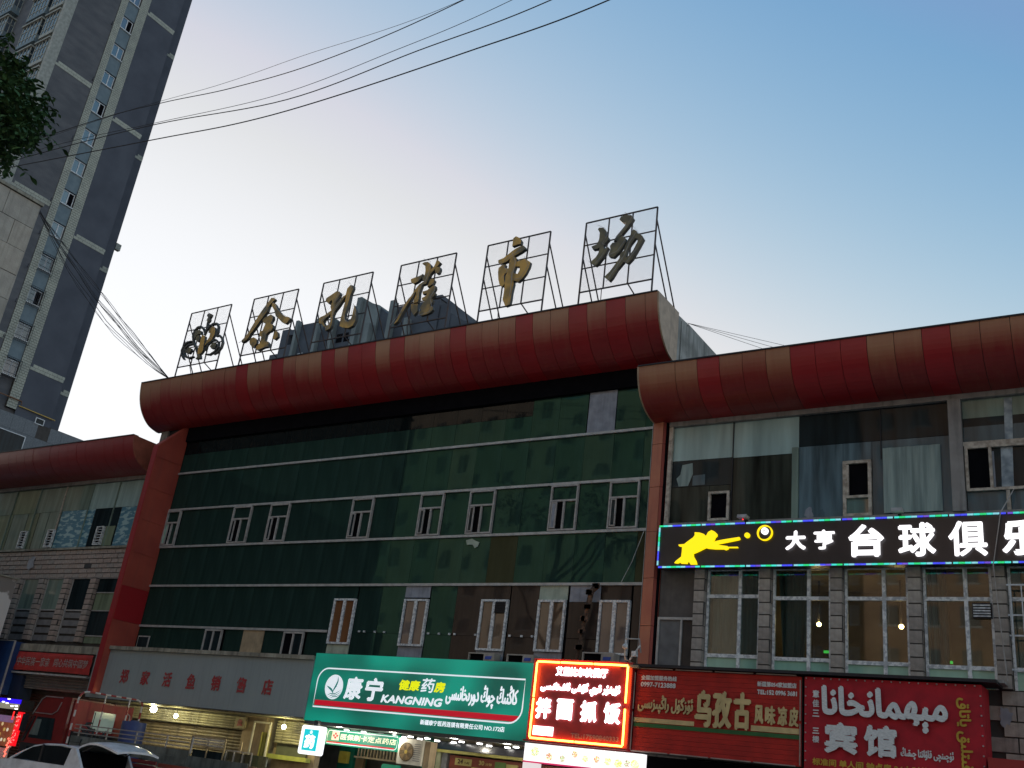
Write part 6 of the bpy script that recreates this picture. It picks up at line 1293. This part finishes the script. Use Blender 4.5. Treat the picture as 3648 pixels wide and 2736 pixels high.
# guard rail, alternating white and red lengths
wr = mat('rail_white', (.62, .58, .54), .5); rr_ = mat('rail_red', (.33, .03, .03), .5)
def striped(pts, n, r_=.026):
    P_ = [Vector(p) for p in pts]; L = [0]
    for a, c in zip(P_, P_[1:]): L.append(L[-1] + (c - a).length)
    def at(s_):
        s_ = max(0, min(L[-1], s_))
        for k in range(len(L) - 1):
            if s_ <= L[k + 1] + 1e-9: return P_[k].lerp(P_[k + 1], (s_ - L[k]) / (L[k + 1] - L[k]))
    for k in range(n):
        s0, s1 = L[-1] * k / n, L[-1] * (k + 1) / n
        MB().tube([at(s0), at((s0 + s1) / 2), at(s1 - .002)], r_ * (1 if k % 2 else 1.02), 7).build('rail_length', wr if k % 2 == 0 else rr_, TR)
striped([(-25.2, 17.12, 1.0), (-25.2, 17.12, 2.52), (-25.2, 17.2, 2.66), (-25.2, 17.35, 2.70), (-25.2, 19.0, 2.70), (-25.2, 19.2, 2.62), (-25.2, 19.22, 1.0)], 31)
for y in (17.95, 18.75): striped([(-25.2, y, 1.2), (-25.2, y, 2.68)], 7, .02)
bed = mat('grey_bed_board', (.15, .17, .155), .75, col2=(.07, .08, .07), scale=2.5, detail=9, streak=.6); box('bed', bed, TR, -25.3, -20.45, 17.2, 19.2, .95, 1.05)
for z0, z1 in ((1.24, 1.39), (1.40, 1.56)): MB().box(-25.15, -20.4, 17.16, 17.2, z0, z1).build('side_board', bed, TR)
MB().box(-25.15, -20.45, 19.2, 19.24, 1.06, 1.42).build('side_board', bed, TR)
for z in (1.64, 1.74, 1.84): MB().bar((-25.1, 17.18, z), (-20.45, 17.18, z), .026).build('bed_rail', chrome, TR)
for x in (-24.9, -23.7, -22.5, -21.3, -20.35): MB().bar((x, 17.2, 1.5), (x, 17.2, 1.86), .03).build('bed_post', M['winframe'], TR)
rb = mat('dull_red_rib', (.24, .03, .03), .6)
for k in range(4): MB().box(-25.1, -21.4, 17.1, 17.15, .80 + k * .11, .88 + k * .11).build('side_rib', rb, TR)
for k in range(3): MB().box(-21.3, -19.4, 17.1, 17.15, .85 + k * .12, .95 + k * .12).build('side_rib', mat('orange_rib_%d' % k, (.28, .05, .03), .6), TR)
for x, y in ((-26.7, 17.25), (-26.7, 18.9), (-21.3, 17.3), (-21.3, 18.85)):
    wv = MB().prism([(x + .4 * cos(2 * pi * k / 20), .42 + .4 * sin(2 * pi * k / 20)) for k in range(20)], 'y', y, y + .26).build('wheel', M['black'], TR)
    MB().prism([(x + .2 * cos(2 * pi * k / 16), .42 + .2 * sin(2 * pi * k / 16)) for k in range(16)], 'y', y - .01, y - .001).build('rim', chrome, wv)
box('chassis', M['black'], TR, -27.2, -20, 17.6, 18.8, .5, .94)
t = thing('blue_barrel', (-24.6, 18.9, 1.05), 'blue plastic barrel standing on the truck bed by the guard rail', 'barrel')
MB().tube([(-24.75, 18.75, 1.06), (-24.75, 18.75, 1.3), (-24.75, 18.75, 1.95), (-24.75, 18.75, 2.1)], .33, 16).build('body', mat('barrel_blue', (.03, .06, .20), .5), t, smooth=True)
MB().tube([(-24.75, 18.75, 2.10), (-24.75, 18.75, 2.14)], .12, 10).build('lid', mat('barrel_lid', (.05, .08, .2), .5), t)
t = thing('junk_heap', (-25, 17.5, 1.1), 'dark heap of hoses and nets on the truck bed behind the cab', 'junk'); b = MB(); q = random.Random(9)
for _ in range(26):
    p = Vector((q.uniform(-25.15, -24.3), q.uniform(17.3, 17.9), q.uniform(1.1, 1.85))); pts = [p]
    for _ in range(4): p = p + Vector((q.uniform(-.2, .2), q.uniform(-.15, .15), q.uniform(-.15, .12))); pts.append(p)
    b.tube(pts, q.uniform(.012, .04), 5)
b.build('hoses', mat('dark_hose', (.035, .045, .045), .7), t, kind='stuff')
# fish tanks and crates between truck and shop
t = thing('louvred_rack', (-23.4, 20.5, .13), 'metal rack with louvred top beside the parked truck', 'rack')
b = MB()
for x in (-24.05, -22.65): 
    for y in (20.3, 20.9): b.bar((x, y, .13), (x, y, 1.95), .04)
b.bar((-24.05, 20.3, 1.95), (-22.65, 20.3, 1.95), .04); b.bar((-24.05, 20.3, 1.68), (-22.65, 20.3, 1.68), .03); b.bar((-24.05, 20.3, 1.32), (-22.65, 20.3, 1.32), .03); b.bar((-23.35, 20.3, 1.3), (-23.35, 20.3, 1.95), .03); b.build('frame', M['tan'], t)
for k in range(3): MB().box(-24.0, -22.7, 20.28, 20.34, 1.72 + k * .075, 1.77 + k * .075).build('slat', M['oldpvc'], t)
box('tank', M['darkglass'], t, -24.0, -22.7, 20.35, 20.85, .3, 1.6)
t = thing('fish_tank', (-22, 20.5, .13), 'dim glass fish tank with steel frame beside the louvred rack', 'fish tank')
box('tank', glassy('murky_tank', (.10, .09, .05), .2), t, -22.5, -21.5, 20.3, 20.9, .5, 1.64); b = MB()
for x in (-22.52, -22.2, -21.85, -21.5): b.bar((x, 20.28, .13), (x, 20.28, 1.68), .03)
b.bar((-22.52, 20.28, 1.68), (-21.5, 20.28, 1.68), .03); b.build('frame', M['oldpvc'], t)

# ------------------------------------------------------------------ white car with its tailgate raised
CR = thing('hatchback_car', (-23.4, 16.0, 0), 'white hatchback with its tailgate raised in front of the red truck', 'car')
CR.scale = (1, 1, .945)
cw = mat('white_car_paint', (.80, .83, .86), .3, coat=.6); ck = mat('car_black_trim', (.02, .02, .022), .5); cg = glassy('tinted_car_glass', (.012, .016, .018), .06)
Y0, Y1 = 15.2, 16.75
low_ = [(-25.55, .25), (-25.6, .62), (-25.35, .80), (-24.45, .92), (-21.52, .95), (-21.38, .7), (-21.40, .28)]
MB().prism(low_, 'y', Y0, Y1).build('body', cw, CR)
top = [(-24.5, .92), (-24.12, 1.12), (-23.75, 1.28), (-23.3, 1.36), (-22.7, 1.395), (-22.02, 1.36)]
b = MB()                                                             # roof shell, crowned across its width
for (xa, za), (xb, zb) in zip(top[2:], top[3:]):
    for k in range(6):
        ya, yb = Y0 + .12 + (Y1 - Y0 - .24) * k / 6, Y0 + .12 + (Y1 - Y0 - .24) * (k + 1) / 6
        h = lambda y: .035 * (1 - ((y - (Y0 + Y1) / 2) / .66) ** 2)
        b.quad((xa, ya, za + h(ya)), (xb, ya, zb + h(ya)), (xb, yb, zb + h(yb)), (xa, yb, za + h(yb))); b.quad((xa, ya, za - .03), (xa, yb, za - .03), (xb, yb, zb - .03), (xb, ya, zb - .03))
b.build('roof', cw, CR, smooth=True)
for ys, yt in ((Y0 + .02, Y0 + .13), (Y1 - .02, Y1 - .13)):
    s_ = 1 if ys < 16 else -1
    P_ = [(x, ys + (yt - ys) * max(0, (z - .92) / .45), z) for x, z in top]
    MB().tube(P_, .032, 6).build('roof_rail', cw, CR, smooth=True)
    MB().prism([(-22.28, .93), (-22.16, 1.36), (-21.98, 1.37), (-21.60, .93)], 'y', min(ys, ys + .07 * s_), max(ys, ys + .07 * s_)).build('rear_pillar', cw, CR)
    MB().prism([(-23.36, .93), (-23.34, 1.36), (-23.29, 1.36), (-23.28, .93)], 'y', min(ys + .01, ys + .05 * s_), max(ys + .01, ys + .05 * s_)).build('middle_pillar', ck, CR)
    MB().prism([(-24.42, .95), (-24.1, 1.11), (-23.74, 1.26), (-23.37, 1.335), (-23.37, .94)], 'y', ys + .030 * s_, ys + .034 * s_).build('side_window', cg, CR)
    MB().prism([(-23.27, .94), (-23.27, 1.34), (-22.7, 1.365), (-22.2, 1.34), (-22.3, .94)], 'y', ys + .030 * s_, ys + .034 * s_).build('side_window', cg, CR)
MB().prism([(15.28, .93), (15.36, 1.26), (16.6, 1.26), (16.68, .93)], 'x', -24.2, -24.18).build('windscreen', cg, CR)
box('boot_interior', M['dark'], CR, -22.9, -21.9, Y0 + .1, Y1 - .1, .5, 1.30)
hp = [(-22.05, 1.40), (-21.85, 1.52), (-21.6, 1.60), (-21.35, 1.615), (-21.1, 1.585), (-20.85, 1.53), (-20.6, 1.47)]
b = MB(); ny = 8
def tg(k, j, off):
    x, z = hp[k]; v = j / ny; t_ = abs(v - .5) * 2; wd = .68 - .10 * (k / 6) ** 2
    return (x - .05 * t_ ** 2, 15.975 + (v - .5) * 2 * wd, z - .06 * t_ ** 3 - off)
for k in range(6):
    for j in range(ny):
        b.quad(tg(k, j, 0), tg(k + 1, j, 0), tg(k + 1, j + 1, 0), tg(k, j + 1, 0)); b.quad(tg(k, j, .05), tg(k, j + 1, .05), tg(k + 1, j + 1, .05), tg(k + 1, j, .05), 1)
for j in range(ny): b.quad(tg(0, j, 0), tg(0, j + 1, 0), tg(0, j + 1, .05), tg(0, j, .05)); b.quad(tg(6, j, 0), tg(6, j, .05), tg(6, j + 1, .05), tg(6, j + 1, 0))
for k in range(6): b.quad(tg(k, 0, 0), tg(k, 0, .05), tg(k + 1, 0, .05), tg(k + 1, 0, 0)); b.quad(tg(k, ny, 0), tg(k + 1, ny, 0), tg(k + 1, ny, .05), tg(k, ny, .05))
tgo = b.build('tailgate', [cw, mat('tailgate_lining', (.10, .11, .10), .6)], CR, smooth=True)
MB().tube([(-21.95, 15.35, 1.28), (-21.45, 15.40, 1.52)], .015, 5).build('gas_strut', ck, tgo); MB().tube([(-21.95, 16.6, 1.28), (-21.45, 16.55, 1.52)], .015, 5).build('gas_strut', ck, tgo)
for x, y in ((-24.9, Y0 - .01), (-24.9, Y1 - .2), (-22.0, Y0 - .01), (-22.0, Y1 - .2)):
    wv = MB().prism([(x + .31 * cos(2 * pi * k / 22), .31 + .31 * sin(2 * pi * k / 22)) for k in range(22)], 'y', y, y + .2).build('wheel', ck, CR)
    MB().prism([(x + .19 * cos(2 * pi * k / 16), .31 + .19 * sin(2 * pi * k / 16)) for k in range(16)], 'y', y - .012, y - .001).build('rim', chrome, wv)

# ------------------------------------------------------------------ cables
def catmull(P_, n=10):
    P_ = [Vector(p) for p in P_]; Q_ = [P_[0]] + P_ + [P_[-1]]; out = []
    for i in range(1, len(Q_) - 2):
        p0, p1, p2, p3 = Q_[i - 1:i + 3]
        for k in range(n):
            t_ = k / n; out.append(.5 * (2 * p1 + (p2 - p0) * t_ + (2 * p0 - 5 * p1 + 4 * p2 - p3) * t_ ** 2 + (3 * p1 - p0 - 3 * p2 + p3) * t_ ** 3))
    return out + [P_[-1]]
def cable(P_, r_, label, group=None, m='wire'):
    b = MB(); b.tube(catmull(P_), r_, 5); return b.build('overhead_cable', M[m], label=label, cat='cable', group=group)
G_ = 'cables crossing the sky'
cable([(-5, 12, 17.6), (-11.07, 12, 16.72), (-15.01, 12, 16.57), (-18.24, 12, 16.87), (-21.12, 12, 17.36), (-24.59, 12, 17.8), (-34, 12, 18.5)], .011, 'uppermost thick cable crossing the sky from the tower to the top edge', G_)
cable([(-5, 12.2, 17.7), (-11.4, 12.2, 16.98), (-16.1, 12.2, 17.25), (-19.1, 12.2, 17.42), (-24, 12.2, 17.95), (-34, 12.2, 18.6)], .0055, 'faint thin wire above all the other cables in the sky', G_)
cable([(-4, 12, 17), (-9.78, 12, 16.18), (-12.81, 12, 16.02), (-16.36, 12, 16.03), (-21.06, 12, 16.70), (-25.76, 12, 17.40), (-34, 12, 18.3)], .007, 'thin cable just above the twisted pair in the sky', G_)
cable([(-4, 12, 16.4), (-8.8, 12, 15.78), (-12.12, 12, 15.76), (-15.98, 12, 15.77), (-21.02, 12, 16.64), (-26.16, 12, 17.29), (-34, 12, 18.1)], .012, 'kinked thick cable of the twisted pair in the sky', G_)
cable([(-3, 12, 15.9), (-7.49, 12, 15.23), (-10.82, 12, 15.22), (-14.69, 12, 15.34), (-17.49, 12, 15.58), (-20.81, 12, 16.10), (-26.51, 12, 17.0), (-34, 12, 18.2)], .014, 'lowest thick cable crossing the sky', G_)
q = random.Random(12)
for k in range(11):
    a = Vector((-36.0, 16.9, 20.45 + q.uniform(-.05, .1))); c = Vector((-30.4 + q.uniform(-.05, .05), 20.8, 14.14)); pts = []
    ox, oz, sg = q.uniform(-.15, .30), q.uniform(-.2, .2), q.uniform(.15, .85)
    for j in range(15):
        u = j / 14; p = a.lerp(c, u); w_ = 4 * u * (1 - u)
        pts.append(p + Vector((ox * w_, 0, -sg * w_ + .05 * sin(u * 19 + k) * w_)))
    b = MB(); b.tube(pts, .0085 if k % 3 else .012, 5); b.build('bundle_cable', M['wire'], label='dark cable of the loose bundle strung from the beige building to the cornice corner', cat='cable', group='bundle of cables from the beige building')
for k in range(3): cable([(-10.52, 22.7, 14.15), (-6 - k * .4, 26, 13.55 - .1 * k), (-1 - k, 31, 13.3)], .006, '%s of the hair-thin wires sloping down from the stained parapet' % ('upper', 'middle', 'lower')[k], 'thin wires behind the parapet', 'wire')

# ------------------------------------------------------------------ leafy tree at the left
TRE = thing('street_tree', (-22.5, 7.4, 0), 'dark leafy tree reaching in from the left edge before the tower', 'tree')
TB = (-22.5, 7.4)
MB().tube([(TB[0], TB[1], 0), (TB[0] + .1, TB[1], 3), (TB[0] + .05, TB[1] + .1, 6.5), (TB[0] + .3, TB[1], 10), (TB[0] + .6, TB[1], 13.5)], .26, 9, r2=.08).build('trunk', M['bark'], TRE, smooth=True)
q = random.Random(21)
limbs = [((-22.4, 7.4, 9.5), (-20.2, 7.1, 12.0), (-17.4, 7.0, 11.8)), ((-22.3, 7.4, 8.5), (-20, 7.2, 12.0), (-16.8, 7.0, 12.2)), ((-22.2, 7.4, 10.0), (-20.2, 7.3, 12.6), (-18.2, 7.0, 13.4)), ((-22.3, 7.4, 7), (-24.5, 7.2, 10), (-26, 7, 12))]
for a, m_, c in limbs: MB().tube([a, Vector(a).lerp(Vector(m_), .5) + Vector((0, 0, -.1)), m_, Vector(m_).lerp(Vector(c), .5) + Vector((0, 0, .1)), c], .09, 6, r2=.02).build('limb', M['bark'], TRE, smooth=True)
b = MB()
clumps = [(at_, r_, n_) for at_, r_, n_ in (((-18.5, 7.0, 13.9), .42, 11), ((-18.0, 7.0, 13.4), .42, 12), ((-17.7, 7.0, 12.85), .45, 13), ((-17.1, 7.0, 12.6), .36, 10), ((-17.35, 7.0, 12.05), .45, 13), ((-16.65, 7.0, 12.0), .36, 11),
          ((-16.35, 7.0, 11.75), .28, 8), ((-16.85, 7.0, 11.6), .34, 9), ((-17.4, 7.05, 11.35), .36, 10), ((-18.0, 7.1, 12.2), .6, 14), ((-18.4, 7.1, 11.6), .5, 12), ((-18.9, 7.1, 13.1), .6, 14),
          ((-19.8, 7.2, 12.2), 1.1, 16), ((-20.3, 7.2, 13.6), 1.2, 18), ((-22.5, 7.4, 13.8), 1.6, 24), ((-25.4, 7, 13.8), 1.5, 20))]
for c, r_, nt_ in clumps:
    for _ in range(nt_ * 3):                                          # compound twigs, leaflets along both sides
        d = Vector((q.gauss(0, 1), q.gauss(0, 1), q.gauss(0, .8))).normalized(); s0 = Vector(c) + d * r_ * q.uniform(.1, .75)
        dr = (d + Vector((q.uniform(-.5, .5), q.uniform(-.5, .5), q.uniform(-.9, .1)))).normalized(); L = q.uniform(.25, .52)
        b.tube([s0, s0 + dr * L * .5 + Vector((0, 0, -.01)), s0 + dr * L + Vector((0, 0, -.05))], .004, 3, 0, caps=False)
        for k in range(7):
            leaf(b, s0 + dr * L * (k + 1) / 7 + Vector((0, 0, -.05 * (k / 7) ** 2)), q.uniform(.08, .21), q)
b.build('crown', M['leaf'], TRE)

# clutter of timber and steel in front of the shutters, right of the truck
t = thing('timber_stack', (-20.6, 20.3, .13), 'brown crates and boards stacked right of the truck below the door frame', 'crates')
q = random.Random(31); cm = [mat('crate_brown_%d' % k, c, .8, scale=5, streak=.5) for k, c in enumerate([(.20, .11, .06), (.26, .17, .10), (.14, .10, .08)])]
for k in range(9):
    x = -21.4 + .42 * (k % 3) + q.uniform(-.05, .05); z = .13 + .42 * (k // 3)
    MB().box(x, x + .38, 20.0 + q.uniform(-.06, .06), 20.5, z, z + .38).build('crate', cm[k % 3], t)
    for j in range(3): MB().box(x - .005, x + .385, 19.9, 19.93, z + .04 + j * .12, z + .12 + j * .12).build('slat', cm[(k + 1) % 3], t)
